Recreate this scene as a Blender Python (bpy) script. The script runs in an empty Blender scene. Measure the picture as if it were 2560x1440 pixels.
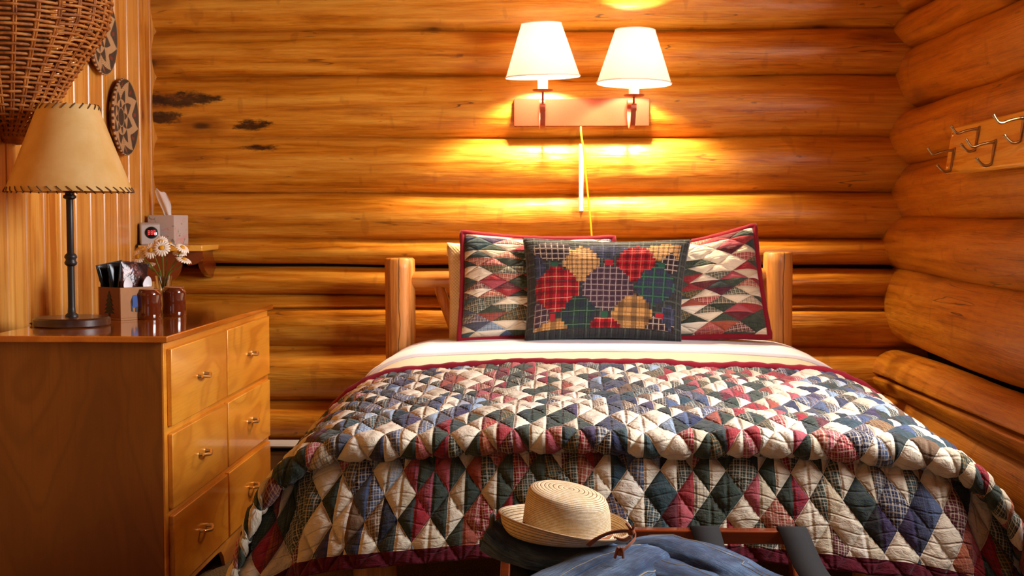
import bpy, bmesh, math, random
from mathutils import Vector, Matrix, Euler
random.seed(7)
PI = math.pi
sc = bpy.context.scene
COL = sc.collection
R = math.radians
# ------------------------------------------------------------------ camera
F = 3250.0
EYE = Vector((0, 0, 1.13))
cam_d = bpy.data.cameras.new('camera'); cam = bpy.data.objects.new('camera', cam_d); COL.objects.link(cam)
cam.location = EYE
cam.rotation_euler = (PI/2 - math.atan(175/F), 0, math.atan(110/F))
cam_d.sensor_width = 36; cam_d.lens = F/2560*36; cam_d.clip_start = .05
cam_d.dof.use_dof = True; cam_d.dof.focus_distance = 3.1; cam_d.dof.aperture_fstop = 9
sc.camera = cam
CR = cam.rotation_euler.to_matrix()
def ray(x, y): return CR @ Vector(((x-1280)/F, -(y-720)/F, -1))
def at(x, y, Y):                      # photo pixel -> point at depth Y
    d = ray(x, y); return EYE + d*(Y/d.y)
def onz(x, y, Z):
    d = ray(x, y); return EYE + d*((Z-EYE.z)/d.z)
def onx(x, y, X):
    d = ray(x, y); return EYE + d*(X/d.x)
# ------------------------------------------------------------------ object helpers
ORG = {}
def tag(o, label=None, cat=None, group=None, kind=None):
    if label: o['label'] = label
    if cat: o['category'] = cat
    if group: o['group'] = group
    if kind: o['kind'] = kind
    return o
def thing(name, loc, label, cat, group=None):
    o = bpy.data.objects.new(name, None); COL.objects.link(o); o.location = loc
    o.empty_display_size = .05
    ORG[o] = Vector(loc)
    return tag(o, label, cat, group)
class G:
    """geometry collector, world coordinates"""
    def __init__(s): s.v = []; s.f = []; s.uv = {}; s.m = []
    def add(s, V, Fc, uv=None, mi=0):
        n = len(s.v); s.v += [Vector(p) for p in V]
        for k, f in enumerate(Fc):
            s.f.append([i+n for i in f]); s.m.append(mi if isinstance(mi, int) else mi[k])
        if uv:
            for i, c in enumerate(uv): s.uv[n+i] = c
        return s
    def xf(s, M, start=0):
        for i in range(start, len(s.v)): s.v[i] = M @ s.v[i]
        return s
    def box(s, lo, hi, M=None):
        x0, y0, z0 = lo; x1, y1, z1 = hi
        V = [Vector(p) for p in ((x0,y0,z0),(x1,y0,z0),(x1,y1,z0),(x0,y1,z0),(x0,y0,z1),(x1,y0,z1),(x1,y1,z1),(x0,y1,z1))]
        if M: V = [M @ p for p in V]
        return s.add(V, [(3,2,1,0),(4,5,6,7),(0,1,5,4),(1,2,6,5),(2,3,7,6),(3,0,4,7)])
    def tube(s, path, rad, n=10, caps=True, closed=False, flat=1.0, up=None):
        path = [Vector(p) for p in path]; m = len(path)
        V = []; Fc = []; prev = None
        for i, p in enumerate(path):
            a = path[(i-1) % m] if (i > 0 or closed) else path[i]
            b = path[(i+1) % m] if (i < m-1 or closed) else path[i]
            t = (b-a).normalized()
            if prev is None:
                ref = Vector(up) if up else (Vector((0,0,1)) if abs(t.z) < .9 else Vector((1,0,0)))
                u = (ref - t*ref.dot(t)).normalized()
            else:
                u = (prev - t*prev.dot(t)).normalized()
            prev = u; w = t.cross(u)
            r = rad[i] if isinstance(rad, (list, tuple)) else rad
            for k in range(n):
                c = 2*PI*k/n; V.append(p + u*(math.cos(c)*r*flat) + w*(math.sin(c)*r))
        for i in range(m if closed else m-1):
            for k in range(n):
                a = i*n+k; b = i*n+(k+1) % n; c = ((i+1) % m)*n+(k+1) % n; d = ((i+1) % m)*n+k
                Fc.append((a, b, c, d))
        if caps and not closed:
            Fc.append(list(range(n))[::-1]); Fc.append([(m-1)*n+k for k in range(n)])
        return s.add(V, Fc)
    def lathe(s, prof, n=48, M=None, c=(0,0,0), sx=1, sy=1, caps=True):
        V = []; Fc = []; uv = []; m = len(prof); c = Vector(c); L = 0
        for i, (r, z) in enumerate(prof):
            if i: L += math.hypot(r-prof[i-1][0], z-prof[i-1][1])
            for k in range(n):
                a = 2*PI*k/n; p = Vector((r*math.cos(a)*sx, r*math.sin(a)*sy, z))
                V.append((M @ p if M else p)+c); uv.append((k/n, L))
        for i in range(m-1):
            for k in range(n):
                Fc.append((i*n+k, i*n+(k+1) % n, (i+1)*n+(k+1) % n, (i+1)*n+k))
        if caps:
            if prof[0][0] > 1e-4: Fc.append(list(range(n))[::-1])
            if prof[-1][0] > 1e-4: Fc.append([(m-1)*n+k for k in range(n)])
        return s.add(V, Fc, uv)
    def grid(s, fn, nu, nv, uvfn=None, flip=False, mfn=None):
        V = []; Fc = []; uv = []; ms = []
        for j in range(nv+1):
            for i in range(nu+1):
                V.append(fn(i/nu, j/nv))
                if uvfn: uv.append(uvfn(i/nu, j/nv))
        for j in range(nv):
            for i in range(nu):
                a = j*(nu+1)+i; q = (a, a+1, a+nu+2, a+nu+1)
                Fc.append(q[::-1] if flip else q); ms.append(mfn((i+.5)/nu, (j+.5)/nv) if mfn else 0)
        return s.add(V, Fc, uv or None, ms)
    def poly(s, pts, n, d):           # planar polygon extruded by vector d
        m = len(pts); pts = [Vector(p) for p in pts]; d = Vector(d)
        return s.add(pts+[p+d for p in pts], [list(range(m))[::-1], [m+i for i in range(m)]]+[(i, (i+1) % m, m+(i+1) % m, m+i) for i in range(m)])
    def make(s, name, mat, parent=None, loc=None, smooth=True, bevel=0, angle=40, bseg=2, solid=0, weld=0, rev=False):
        org = ORG[parent] if parent is not None else Vector(loc or (0,0,0))
        me = bpy.data.meshes.new(name); me.from_pydata([p-org for p in s.v], [], s.f)
        for m_ in (mat if isinstance(mat, (list, tuple)) else [mat]): me.materials.append(m_)
        if any(s.m): me.polygons.foreach_set('material_index', s.m)
        if s.uv:
            l = me.uv_layers.new(name='UVMap')
            vi = [0]*len(me.loops); me.loops.foreach_get('vertex_index', vi)
            fl = []
            for i in vi: fl += list(s.uv.get(i, (0, 0)))[:2]
            l.data.foreach_set('uv', fl)
        bm = bmesh.new(); bm.from_mesh(me)
        if weld: bmesh.ops.remove_doubles(bm, verts=bm.verts, dist=weld)
        if not rev: bmesh.ops.recalc_face_normals(bm, faces=bm.faces)
        bm.to_mesh(me); bm.free()
        me.polygons.foreach_set('use_smooth', [smooth]*len(me.polygons))
        o = bpy.data.objects.new(name, me); COL.objects.link(o)
        if parent is not None: o.parent = parent
        else: o.location = org
        ORG[o] = org
        if solid:
            md = o.modifiers.new('solid', 'SOLIDIFY'); md.thickness = solid; md.offset = 0
        if bevel:
            md = o.modifiers.new('bevel', 'BEVEL'); md.width = bevel; md.segments = bseg; md.limit_method = 'ANGLE'; md.angle_limit = R(30)
            md.harden_normals = False
        if smooth and angle < 180:
            try: me.set_sharp_from_angle(angle=R(angle))
            except Exception: pass
        return o
def struct(o): o['kind'] = 'structure'; return o
def lerp(a, b, t): return a+(b-a)*t
def smooth01(t): t = max(0, min(1, t)); return t*t*(3-2*t)
def interp(tab, x):
    if x <= tab[0][0]: return tab[0][1]
    for (a, p), (b, q) in zip(tab, tab[1:]):
        if x <= b: return lerp(p, q, (x-a)/(b-a)) if b > a else q
    return tab[-1][1]
def crom(pts, n):
    pts = [Vector(p) for p in pts]; P = [pts[0]*2-pts[1]]+pts+[pts[-1]*2-pts[-2]]; out = []
    for i in range(1, len(P)-2):
        a, b, c, d = P[i-1:i+3]
        for k in range(n):
            t = k/n
            out.append(.5*((2*b)+(c-a)*t+(2*a-5*b+4*c-d)*t*t+(3*b-a-3*c+d)*t**3))
    return out+[pts[-1]]
from mathutils import noise as mn
def nz(x, y, z=0): return mn.noise(Vector((x, y, z)))

# ------------------------------------------------------------------ node helpers
class X:
    def __init__(s, t, o): s.t = t; s.o = o
    def _b(s, op, b, c=None, clamp=False):
        n = s.t.nodes.new('ShaderNodeMath'); n.operation = op; n.use_clamp = clamp
        for i, q in enumerate((s, b, c)):
            if q is None: continue
            if isinstance(q, X): s.t.links.new(q.o, n.inputs[i])
            else: n.inputs[i].default_value = q
        return X(s.t, n.outputs[0])
    def __add__(s, b): return s._b('ADD', b)
    __radd__ = __add__
    def __mul__(s, b): return s._b('MULTIPLY', b)
    __rmul__ = __mul__
    def __sub__(s, b): return s._b('SUBTRACT', b)
    def __rsub__(s, b): return (s*-1)+b
    def __truediv__(s, b): return s._b('DIVIDE', b)
    def floor(s): return s._b('FLOOR', None)
    def frac(s): return s._b('FRACT', None)
    def abs(s): return s._b('ABSOLUTE', None)
    def sin(s): return s._b('SINE', None)
    def cos(s): return s._b('COSINE', None)
    def gt(s, b): return s._b('GREATER_THAN', b)
    def lt(s, b): return s._b('LESS_THAN', b)
    def min(s, b): return s._b('MINIMUM', b)
    def max(s, b): return s._b('MAXIMUM', b)
    def pow(s, b): return s._b('POWER', b)
    def clamp(s): return s._b('ADD', 0, clamp=True)
    def step(s, a, b):               # smoothstep
        n = s.t.nodes.new('ShaderNodeMapRange'); n.interpolation_type = 'SMOOTHSTEP'
        s.t.links.new(s.o, n.inputs[0]); n.inputs[1].default_value = a; n.inputs[2].default_value = b
        return X(s.t, n.outputs[0])
class M:
    def __init__(s, name):
        s.m = bpy.data.materials.new(name); s.m.use_nodes = True; s.t = s.m.node_tree
        s.b = s.t.nodes['Principled BSDF']; s.out = s.t.nodes['Material Output']
    def node(s, k): return s.t.nodes.new(k)
    def link(s, a, b): s.t.links.new(a.o if isinstance(a, X) else a, b)
    def obj(s): return X(s.t, s.node('ShaderNodeTexCoord').outputs['Object'])
    def uv(s): return X(s.t, s.node('ShaderNodeTexCoord').outputs['UV'])
    def rnd(s): return X(s.t, s.node('ShaderNodeObjectInfo').outputs['Random'])
    def sep(s, v):
        n = s.node('ShaderNodeSeparateXYZ'); s.link(v, n.inputs[0]); return [X(s.t, n.outputs[i]) for i in range(3)]
    def comb(s, x, y, z=0.0):
        n = s.node('ShaderNodeCombineXYZ')
        for i, q in enumerate((x, y, z)):
            if isinstance(q, X): s.link(q, n.inputs[i])
            else: n.inputs[i].default_value = q
        return X(s.t, n.outputs[0])
    def noise(s, v, scale=1, detail=3, rough=.55, dist=0, w=None):
        n = s.node('ShaderNodeTexNoise'); s.link(v, n.inputs['Vector'])
        if w is not None:
            n.noise_dimensions = '4D'; s.link(w, n.inputs['W'])
        n.inputs['Scale'].default_value = scale; n.inputs['Detail'].default_value = detail
        n.inputs['Roughness'].default_value = rough; n.inputs['Distortion'].default_value = dist
        return X(s.t, n.outputs[0])
    def vor(s, v, scale=1, feat='F1', out='Distance', rand=1):
        n = s.node('ShaderNodeTexVoronoi'); n.feature = feat; s.link(v, n.inputs['Vector']); n.inputs['Scale'].default_value = scale
        n.inputs['Randomness'].default_value = rand
        return X(s.t, n.outputs[out])
    def white(s, v):
        n = s.node('ShaderNodeTexWhiteNoise'); n.noise_dimensions = '3D'; s.link(v, n.inputs['Vector']); return X(s.t, n.outputs['Value'])
    def ramp(s, f, stops, const=False):
        n = s.node('ShaderNodeValToRGB'); s.link(f, n.inputs[0]); e = n.color_ramp.elements
        n.color_ramp.interpolation = 'CONSTANT' if const else 'LINEAR'
        while len(e) < len(stops): e.new(1)
        for el, (p, c) in zip(e, stops): el.position = p; el.color = (*c, 1)
        return X(s.t, n.outputs[0])
    def mix(s, f, a, b, mode='MIX'):
        n = s.node('ShaderNodeMix'); n.data_type = 'RGBA'; n.blend_type = mode
        for q, i in ((f, n.inputs[0]), (a, n.inputs[6]), (b, n.inputs[7])):
            if isinstance(q, X): s.link(q, i)
            else: i.default_value = q if isinstance(q, (int, float)) else (*q, 1)
        return X(s.t, n.outputs[2])
    def bump(s, h, strength=.5, dist=.01, prev=None):
        n = s.node('ShaderNodeBump'); s.link(h, n.inputs['Height']); n.inputs['Strength'].default_value = strength; n.inputs['Distance'].default_value = dist
        if prev is not None: s.link(prev, n.inputs['Normal'])
        return X(s.t, n.outputs[0])
    def set(s, color=None, rough=None, metal=None, normal=None, **kw):
        for key, q in (('Base Color', color), ('Roughness', rough), ('Metallic', metal), ('Normal', normal), *kw.items()):
            if q is None: continue
            i = s.b.inputs[key]
            if isinstance(q, X): s.link(q, i)
            elif isinstance(q, (tuple, list)): i.default_value = (*q, 1) if len(q) == 3 else q
            else: i.default_value = q
        return s.m
def srgb(r, g, b):
    return tuple(((c/255)/12.92 if c/255 <= .04045 else ((c/255+.055)/1.055)**2.4) for c in (r, g, b))
def plain(name, col, rough=.5, metal=0, **kw): return M(name).set(col, rough, metal, **kw)
# ------------------------------------------------------------------ materials
def log_mat(name, light, mid, dark, seed=0.0, stains=()):
    m = M(name); o = m.obj(); x, y, z = m.sep(o); w = m.rnd()*37+seed
    big = m.noise(m.comb(x*1.6, y*5, z*5), 1, 3, .6, .3, w)
    grain = m.noise(m.comb(x*1.5+big*1.5, y*34+big*2, z*34+big*2), 1, 5, .68, 0, w)
    fine = m.noise(m.comb(x*7, y*190, z*190), 1, 2, .6)
    c = m.ramp(grain, [(.28, dark), (.44, mid), (.62, light)])
    c = m.mix((big-.42).clamp()*.9, c, (dark[0]*.85, dark[1]*.75, dark[2]*.7))
    c = m.mix(fine.step(.52, .78)*.36, c, dark)
    # knots
    kv = m.comb(x*2.3+w, y*5.5, z*5.5)
    kd = m.vor(kv, 1, rand=.9)+(m.noise(m.comb(x*9, y*16, z*16), 1, 2)-.5)*.12
    kid = m.white(m.vor(kv, 1, out='Color', rand=.9))
    kn = (1-kd.step(.05, .14))*kid.gt(.56)
    ring = (1-kd.step(.14, .36))*kid.gt(.56)
    fl = m.noise(m.comb(x*11, y*42, z*42), 1, 2, .5, .6, w+2).step(.68, .76)
    c = m.mix(fl*.55, c, (.06, .02, .006))
    c = m.mix(ring*.5, c, (dark[0]*.8, dark[1]*.7, dark[2]*.7))
    c = m.mix(kn*.85, c, (.035, .012, .004))
    # drying checks
    cr = m.noise(m.comb(x*.9, y*17, z*17), 1, 2, .5, .15, w+3.7)
    crk = 1-(cr-.5).abs().step(.0015, .006)
    gate = m.noise(m.comb(x*1.4, y*3, z*3), 1, 1, .5, 0, w+11).step(.56, .66)
    crk = crk*gate
    c = m.mix(crk*.8, c, (.02, .007, .003))
    # peeling-tool scuffs
    mk = m.noise(m.comb(x*20, y*8, z*8), 1, 1, .4, 0, w+9).step(.66, .72)
    c = m.mix(mk*.22, c, (dark[0]*.8, dark[1]*.6, dark[2]*.6))
    if stains:
        pat = m.noise(m.comb(x*14, y*36, z*36), 1, 5, .75)
        for (sx, sz, rx, rz) in stains:
            d = (((x-sx)/rx).pow(2)+((z-sz)/rz).pow(2))
            c = m.mix((pat+(1-d)*.3).step(.5, .74)*.95*d.lt(1.9), c, m.mix(pat.step(.4, .7), (.05, .016, .006), (.01, .004, .002)))
    h = fine*.3+m.noise(m.comb(x*5, y*17, z*17), 1, 2, .6)*1.3
    return m.set(c, .3+.2*grain, normal=m.bump(h, .55, .012), **{'Specular IOR Level': .5, 'Coat Weight': .22, 'Coat Roughness': .2})
def board_mat(name, light, mid, dark, axis='z', scale=1, rough=.3, coat=.4, knots=True, sp=.145, bump=.2, cracks=()):
    m = M(name); x, y, z = m.sep(m.obj())
    a, b, c_ = {'z': (z, y, x), 'y': (y, x, z), 'x': (x, y, z)}[axis]
    bid = (b/sp).floor() if sp else m.rnd()*31
    rnd = m.white(m.comb(bid, 1.7, 3.1))
    off = rnd*23
    g = m.noise(m.comb(a*1.1*scale+off, b*22*scale, c_*22*scale), 1, 4, .6, .9)
    lines = ((g*34)).sin()*.5+.5
    f = m.noise(m.comb(a*4*scale, b*160*scale, c_*160*scale), 1, 2)
    c = m.ramp(g, [(.34, dark), (.49, mid), (.62, light)])
    c = m.mix(lines*.3, c, dark); c = m.mix(f.step(.5, .75)*.4, c, dark)
    c = m.mix(rnd*.35, c, light)
    if knots:
        kd = m.vor(m.comb(a*2.6+off, b*7, c_*7), 1, rand=.95)
        kk = m.white(m.vor(m.comb(a*2.6+off, b*7, c_*7), 1, out='Color', rand=.95)).gt(.72)
        c = m.mix((1-kd.step(.1, .3))*kk*.5, c, (dark[0]*.7, dark[1]*.5, dark[2]*.4))
        c = m.mix((1-kd.step(.05, .1))*kk*.8, c, (.1, .025, .006))
    for cx in cracks:
        ln = (x-cx-(m.noise(m.comb(z*5, cx*9, 0.0), 1, 3)-.5)*.03).abs()
        c = m.mix((1-ln.step(.0008, .0024))*y.lt(1.09)*.92, c, (.02, .008, .003))
    return m.set(c, rough, normal=m.bump(g+f*.2, bump, .002), **{'Coat Weight': coat, 'Coat Roughness': .12})
def maple_mat(name, light, mid, dark, axis='y', rough=.28, coat=.5, freq=22):
    m = M(name); x, y, z = m.sep(m.obj()); r = m.rnd()*17
    a, b, c_ = {'z': (z, y, x), 'y': (y, z, x), 'x': (x, y, z)}[axis]
    g = m.noise(m.comb(a*1.7+r, b*4.4+r, c_*4.4), 1, 2, .5, .5)
    lines = (g*freq*2).sin()*.5+.5
    f = m.noise(m.comb(a*6, b*190, c_*190), 1, 2)
    c = m.ramp(g, [(.3, dark), (.5, mid), (.7, light)])
    c = m.mix(lines.pow(3)*.5, c, dark); c = m.mix(f.step(.45, .75)*.3, c, dark)
    return m.set(c, rough, normal=m.bump(f, .08, .001), **{'Coat Weight': coat, 'Coat Roughness': .08})
FAB = dict(cream=srgb(226, 212, 186), cream2=srgb(206, 190, 160), green=srgb(48, 62, 50), dgreen=srgb(30, 44, 40), teal=srgb(38, 66, 72),
           red=srgb(150, 24, 38), rust=srgb(158, 72, 52), rose=srgb(170, 74, 84), wine=srgb(92, 22, 36), navy=srgb(34, 42, 74), blue=srgb(70, 88, 122),
           lblue=srgb(150, 170, 190), slate=srgb(72, 76, 90), brown=srgb(112, 84, 58), black=srgb(24, 22, 24), violet=srgb(62, 50, 84), tan=srgb(188, 146, 92))
def cloth_finish(m, c, h, strength, dist, extra=None):
    return m.set(c, .92, normal=m.bump(h, strength, dist, extra), **{'Sheen Weight': .15, 'Specular IOR Level': .15})
def patch_mat(name, a, b, vert=True, zone=(.62, -.117, .52, .8), whole=.2):
    """patchwork of lozenges a wide x b tall, most of them halved across the middle"""
    m = M(name); u, v, _ = m.sep(m.uv())
    wob = m.noise(m.comb(u*9, v*9, 0.0), 1, 2)-.5
    uu = u+wob*.006; vv = v+(m.noise(m.comb(u*9, v*9, 4.0), 1, 2)-.5)*.006
    p = uu/a+vv/b; q = uu/a-vv/b
    i = p.floor(); j = q.floor(); fp = p.frac(); fq = q.frac()
    uc = (i+j+1)*(a/2); vc = (i-j)*(b/2)
    half = (uu-uc).gt(0) if vert else (vv-vc).gt(0)
    h0 = m.white(m.comb(i, j, 2.3))
    single = h0.lt(whole)
    hid = half*(1-single)
    h1 = m.white(m.comb(i+hid*57, j-hid*31, 7.7)); h2 = m.white(m.comb(i+hid*13, j+hid*71, 1.1)); h3 = m.white(m.comb(i-hid*9, j+hid*5, 12.9))
    P, u0, v0, Pv = zone
    zn = ((uc-u0)*(2*PI/P)).cos()+((vc-v0)*(2*PI/Pv)).cos()*.75
    f = FAB
    warm = m.ramp(h1, [(0, f['green']), (.36, f['red']), (.50, f['rust']), (.60, f['rose']), (.68, f['wine']), (.76, f['cream2']), (.86, f['green'])], True)
    cool = m.ramp(h1, [(0, f['teal']), (.16, f['navy']), (.34, f['blue']), (.48, f['slate']), (.58, f['dgreen']), (.70, f['lblue']), (.80, f['brown']), (.88, f['violet']), (.94, f['black'])], True)
    base = m.mix(zn.gt(-.05), cool, warm)
    light = h2.lt(.24).max(single*h3.lt(.5))
    base = m.mix(light, base, m.ramp(h3, [(0, f['cream']), (.6, f['cream2']), (.8, srgb(230, 220, 200))], True))
    # woven plaid
    ang = h2*.5-.25
    su = (uu+vv*ang); sv = (vv-uu*ang)
    per = .008+h3*.009
    s1 = ((su/per)).frac(); s2 = ((sv/per)).frac()
    st = s1.lt(.22).max(s1.gt(.5)*s1.lt(.58)); st2 = s2.lt(.22).max(s2.gt(.5)*s2.lt(.58))
    amount = h3.gt(.48)*.40+.04
    stripe = m.ramp(h2, [(0, f['cream']), (.4, f['navy']), (.55, f['cream']), (.8, f['black']), (.9, f['tan'])], True)
    amount = amount*(1-light*.72)
    c = m.mix(st*amount, base, stripe); c = m.mix(st2*amount*.75, c, stripe)
    
    c = m.mix((m.noise(m.comb(u*40, v*40, 3.0), 1, 3)-.3)*.35, c, m.mix(.5, c, (.5, .47, .42)))
    d = fp.min(1-fp).min(fq).min(1-fq)
    cen = ((uu-uc).abs()/a if vert else (vv-vc).abs()/b)
    d2 = d.min(cen+single)
    seam = d2.step(0, .10)
    crx = m.noise(m.comb(u*55, v*95, 0.0), 1, 4, .6, .6)
    hgt = seam*.8+crx*1.0
    # rows of stitching
    q1 = (((v+(u*38).sin()*.008)/.034).frac()-.5).abs().step(.0, .12)
    hgt = hgt+q1*.5
    return m, c, hgt, u, v
def quilt_mat(name, hem=None, **k):
    m, c, h, u, v = patch_mat(name, **k)
    if hem is not None:
        c = m.mix(v.lt(hem), c, m.mix(m.noise(m.comb(u*60, v*60, 0.0), 1, 3), srgb(98, 16, 34), srgb(70, 10, 24)))
    return cloth_finish(m, c, h, .75, .006)
def plaid_mat(name, base, s1, s2, per, w1=.3, w2=.12, amt=.68, horiz=True):
    m = M(name); u, v, _ = m.sep(m.uv())
    wob = (m.noise(m.comb(u*20, v*20, 0.0), 1, 2)-.5)*.006
    a = ((u+wob)/per).frac(); b = ((v+wob)/per).frac()
    c = m.mix(a.lt(w1)*amt*.8, base, s1); c = m.mix(b.lt(w1)*amt*.8, c, s1)
    c = m.mix((a.gt(.6)*a.lt(.6+w2)).max(b.gt(.6)*b.lt(.6+w2))*amt, c, s2)
    crx = m.noise(m.comb(u*50, v*50, 0.0), 1, 4, .6, .4)
    rows = ((v/.022).frac()-.5).abs().step(.0, .2)
    cols = ((u/.022).frac()-.5).abs().step(.0, .2)
    return cloth_finish(m, c, crx+rows*.7+cols*.35, .8, .006)
def cloth_mat(name, col, col2=None, scale=140, rough=.9, bump=.25, crease=1.0):
    m = M(name); o = m.obj(); x, y, z = m.sep(o)
    n = m.noise(o, 6, 4, .6, .4); wv = m.noise(o, scale*5, 1)
    c = m.mix(n, col, col2 or col)
    return m.set(c, rough, normal=m.bump(n*crease+wv*.1, bump, .01), **{'Sheen Weight': .15, 'Specular IOR Level': .2})
W_LIGHT, W_MID, W_DARK = srgb(232, 150, 62), srgb(206, 112, 32), srgb(150, 66, 14)
MAT = {}
MAT['pine'] = board_mat('pine_boards', srgb(236, 178, 92), srgb(222, 150, 58), srgb(186, 104, 30), 'z', 1, .32, .3, True, .145)
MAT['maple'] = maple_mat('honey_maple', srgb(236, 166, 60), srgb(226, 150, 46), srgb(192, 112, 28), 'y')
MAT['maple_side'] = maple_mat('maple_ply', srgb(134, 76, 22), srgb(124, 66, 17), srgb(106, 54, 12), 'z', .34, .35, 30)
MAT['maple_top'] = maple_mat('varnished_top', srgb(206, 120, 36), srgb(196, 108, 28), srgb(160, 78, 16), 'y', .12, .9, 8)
MAT['post'] = board_mat('peeled_pole', srgb(226, 158, 78), srgb(206, 130, 52), srgb(160, 86, 28), 'z', 1.4, .4, .15, True, 0, .5)
MAT['pole_x'] = board_mat('peeled_rail', srgb(226, 158, 78), srgb(206, 130, 52), srgb(160, 86, 28), 'x', 1.4, .4, .15, True, 0, .5)
MAT['hookboard'] = board_mat('varnished_pine', srgb(254, 200, 84), srgb(246, 180, 60), srgb(210, 124, 28), 'y', 1, .25, .6, True, 0)
MAT['brass'] = plain('brass', (.92, .62, .22), .22, .85)
MAT['antique'] = plain('antique_brass', (.36, .24, .11), .3, 1)
MAT['iron'] = plain('black_iron', (.018, .015, .014), .42, .3)
m = M('copper_paint'); n_ = m.noise(m.obj(), 260, 2)
MAT['copper'] = m.set(m.mix(n_.step(.6, .72)*.5, srgb(146, 58, 30), srgb(92, 36, 18)), .45, .2)
MAT['white_plastic'] = plain('white_plastic', (.82, .8, .76), .4)
MAT['yellow_cord'] = plain('yellow_cord', srgb(232, 180, 20), .5)
MAT['darkwood'] = board_mat('dark_walnut', srgb(74, 42, 26), srgb(56, 30, 18), srgb(36, 18, 10), 'x', 1.5, .35, .3, False, 0)
MAT['rackwood'] = maple_mat('cherry_stain', srgb(152, 66, 22), srgb(132, 52, 16), srgb(100, 36, 10), 'x', .22, .7, 12)
MAT['webbing'] = plain('black_webbing', (.018, .017, .017), .9, 0, **{'Specular IOR Level': .15})
MAT['redbind'] = cloth_mat('red_binding', srgb(150, 22, 40), srgb(120, 14, 30), 160, .85, .5)
MAT['sheet'] = cloth_mat('white_sheet', srgb(242, 243, 250), srgb(232, 233, 242), 120, .85, .18)
m = M('cream_blanket'); x_, y_, z_ = m.sep(m.obj())
wf = ((x_*420).sin()*(y_*420).sin()); MAT['blanket'] = m.set(m.mix(m.noise(m.obj(), 4, 2), srgb(232, 208, 176), srgb(222, 196, 162)), .9, normal=m.bump(wf, .25, .003), **{'Sheen Weight': .2, 'Specular IOR Level': .15})
m = M('waffle_pillowcase'); x_, y_, z_ = m.sep(m.obj())
wf = ((x_*500).sin()*(z_*500).sin()); MAT['case'] = m.set(m.mix(m.noise(m.obj(), 5, 2), srgb(232, 204, 156), srgb(220, 190, 140)), .9, normal=m.bump(wf+m.noise(m.obj(), 14, 3)*3, .3, .004))
m = M('carpet'); n1 = m.noise(m.obj(), 160, 3, .7); n2 = m.noise(m.obj(), 420, 2)
MAT['carpet'] = m.set(m.ramp(n1, [(.35, srgb(120, 92, 60)), (.5, srgb(172, 140, 98)), (.65, srgb(206, 178, 134))]), .95, normal=m.bump(n1+n2, 1, .012))
MAT['dark'] = plain('dark_chink', (.012, .007, .004), .9)
MAT['plaster'] = plain('ceiling_boards', srgb(124, 72, 32), .6)
MAT['ticking'] = plain('dark_ticking', (.03, .024, .022), .9)
m = M('parchment'); n1 = m.noise(m.obj(), 9, 5, .6, .3); n2 = m.noise(m.obj(), 60, 3)
c = m.mix(n1.step(.3, .7), srgb(222, 176, 98), srgb(238, 202, 134)); c = m.mix(n2*.2, c, srgb(205, 150, 74))
MAT['parchment'] = m.set(c, .5)
bs = m.node('ShaderNodeBsdfTranslucent'); bs.inputs[0].default_value = (.9, .66, .34, 1)
mx = m.node('ShaderNodeMixShader'); mx.inputs[0].default_value = .25
m.link(m.b.outputs[0], mx.inputs[1]); m.link(bs.outputs[0], mx.inputs[2]); m.link(mx.outputs[0], m.out.inputs[0])
MAT['lace'] = plain('leather_lace', srgb(92, 62, 40), .7)
m = M('white_shade'); m.set((.9, .88, .84), .8)
bs = m.node('ShaderNodeBsdfTranslucent'); bs.inputs[0].default_value = (.98, .97, .96, 1)
mx = m.node('ShaderNodeMixShader'); mx.inputs[0].default_value = .6
m.link(m.b.outputs[0], mx.inputs[1]); m.link(bs.outputs[0], mx.inputs[2]); m.link(mx.outputs[0], m.out.inputs[0])
MAT['shade'] = m.m
m = M('lit_bulb'); MAT['bulb'] = m.set((1, .9, .75), .4, **{'Emission Color': (1, .82, .55), 'Emission Strength': 12.0})
m = M('willow'); n1 = m.noise(m.obj(), 26, 3, .7); r1 = m.noise(m.obj(), 5, 2)
MAT['willow'] = m.set(m.mix(r1*.5, m.ramp(n1, [(.3, srgb(104, 52, 16)), (.5, srgb(168, 96, 36)), (.68, srgb(206, 138, 64))]), srgb(150, 80, 26)), .62, **{'Specular IOR Level': .3})
MAT['glaze'] = M('brown_glaze').set(srgb(92, 34, 12), .08, **{'Coat Weight': .8, 'Coat Roughness': .03})
MAT['glaze_rim'] = plain('bare_rim', srgb(170, 112, 70), .5)
m = M('clear_glass'); MAT['glass'] = m.set((.97, .98, .97), .02, **{'Transmission Weight': 1.0, 'IOR': 1.45})
MAT['petal'] = plain('daisy_petal', srgb(250, 236, 214), .6)
MAT['pollen'] = plain('daisy_eye', srgb(226, 160, 16), .8)
MAT['stem'] = plain('daisy_stem', srgb(104, 122, 30), .6)
m = M('box_pine'); n1 = m.noise(m.obj(), 18, 4, .6, .4)
MAT['boxwood'] = m.set(m.mix(n1, srgb(176, 122, 66), srgb(146, 92, 44)), .55)
MAT['boxside'] = plain('box_stained_side', srgb(128, 62, 24), .5)
MAT['motif_green'] = plain('tree_paint', srgb(34, 34, 22), .6)
MAT['motif_blue'] = plain('blue_paint', srgb(36, 72, 140), .5)
MAT['motif_black'] = plain('black_paint', (.015, .014, .016), .5)
m = M('printed_foil'); x_, y_, z_ = m.sep(m.obj()); n1 = m.noise(m.obj(), 60, 4, .7); n2 = m.noise(m.obj(), 30, 3)
c = m.ramp(n1, [(.35, (.012, .01, .012)), (.48, srgb(70, 30, 22)), (.58, srgb(150, 92, 76)), (.68, srgb(60, 92, 140))])
MAT['foil'] = m.set(m.mix(n2.step(.45, .6), c, srgb(40, 22, 20)), .2, .2, normal=m.bump(n2, .3, .01))
MAT['foil_black'] = plain('black_foil', (.014, .016, .018), .22, .3)
MAT['spoon'] = plain('spoon_plastic', (.86, .85, .88), .25)
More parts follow.
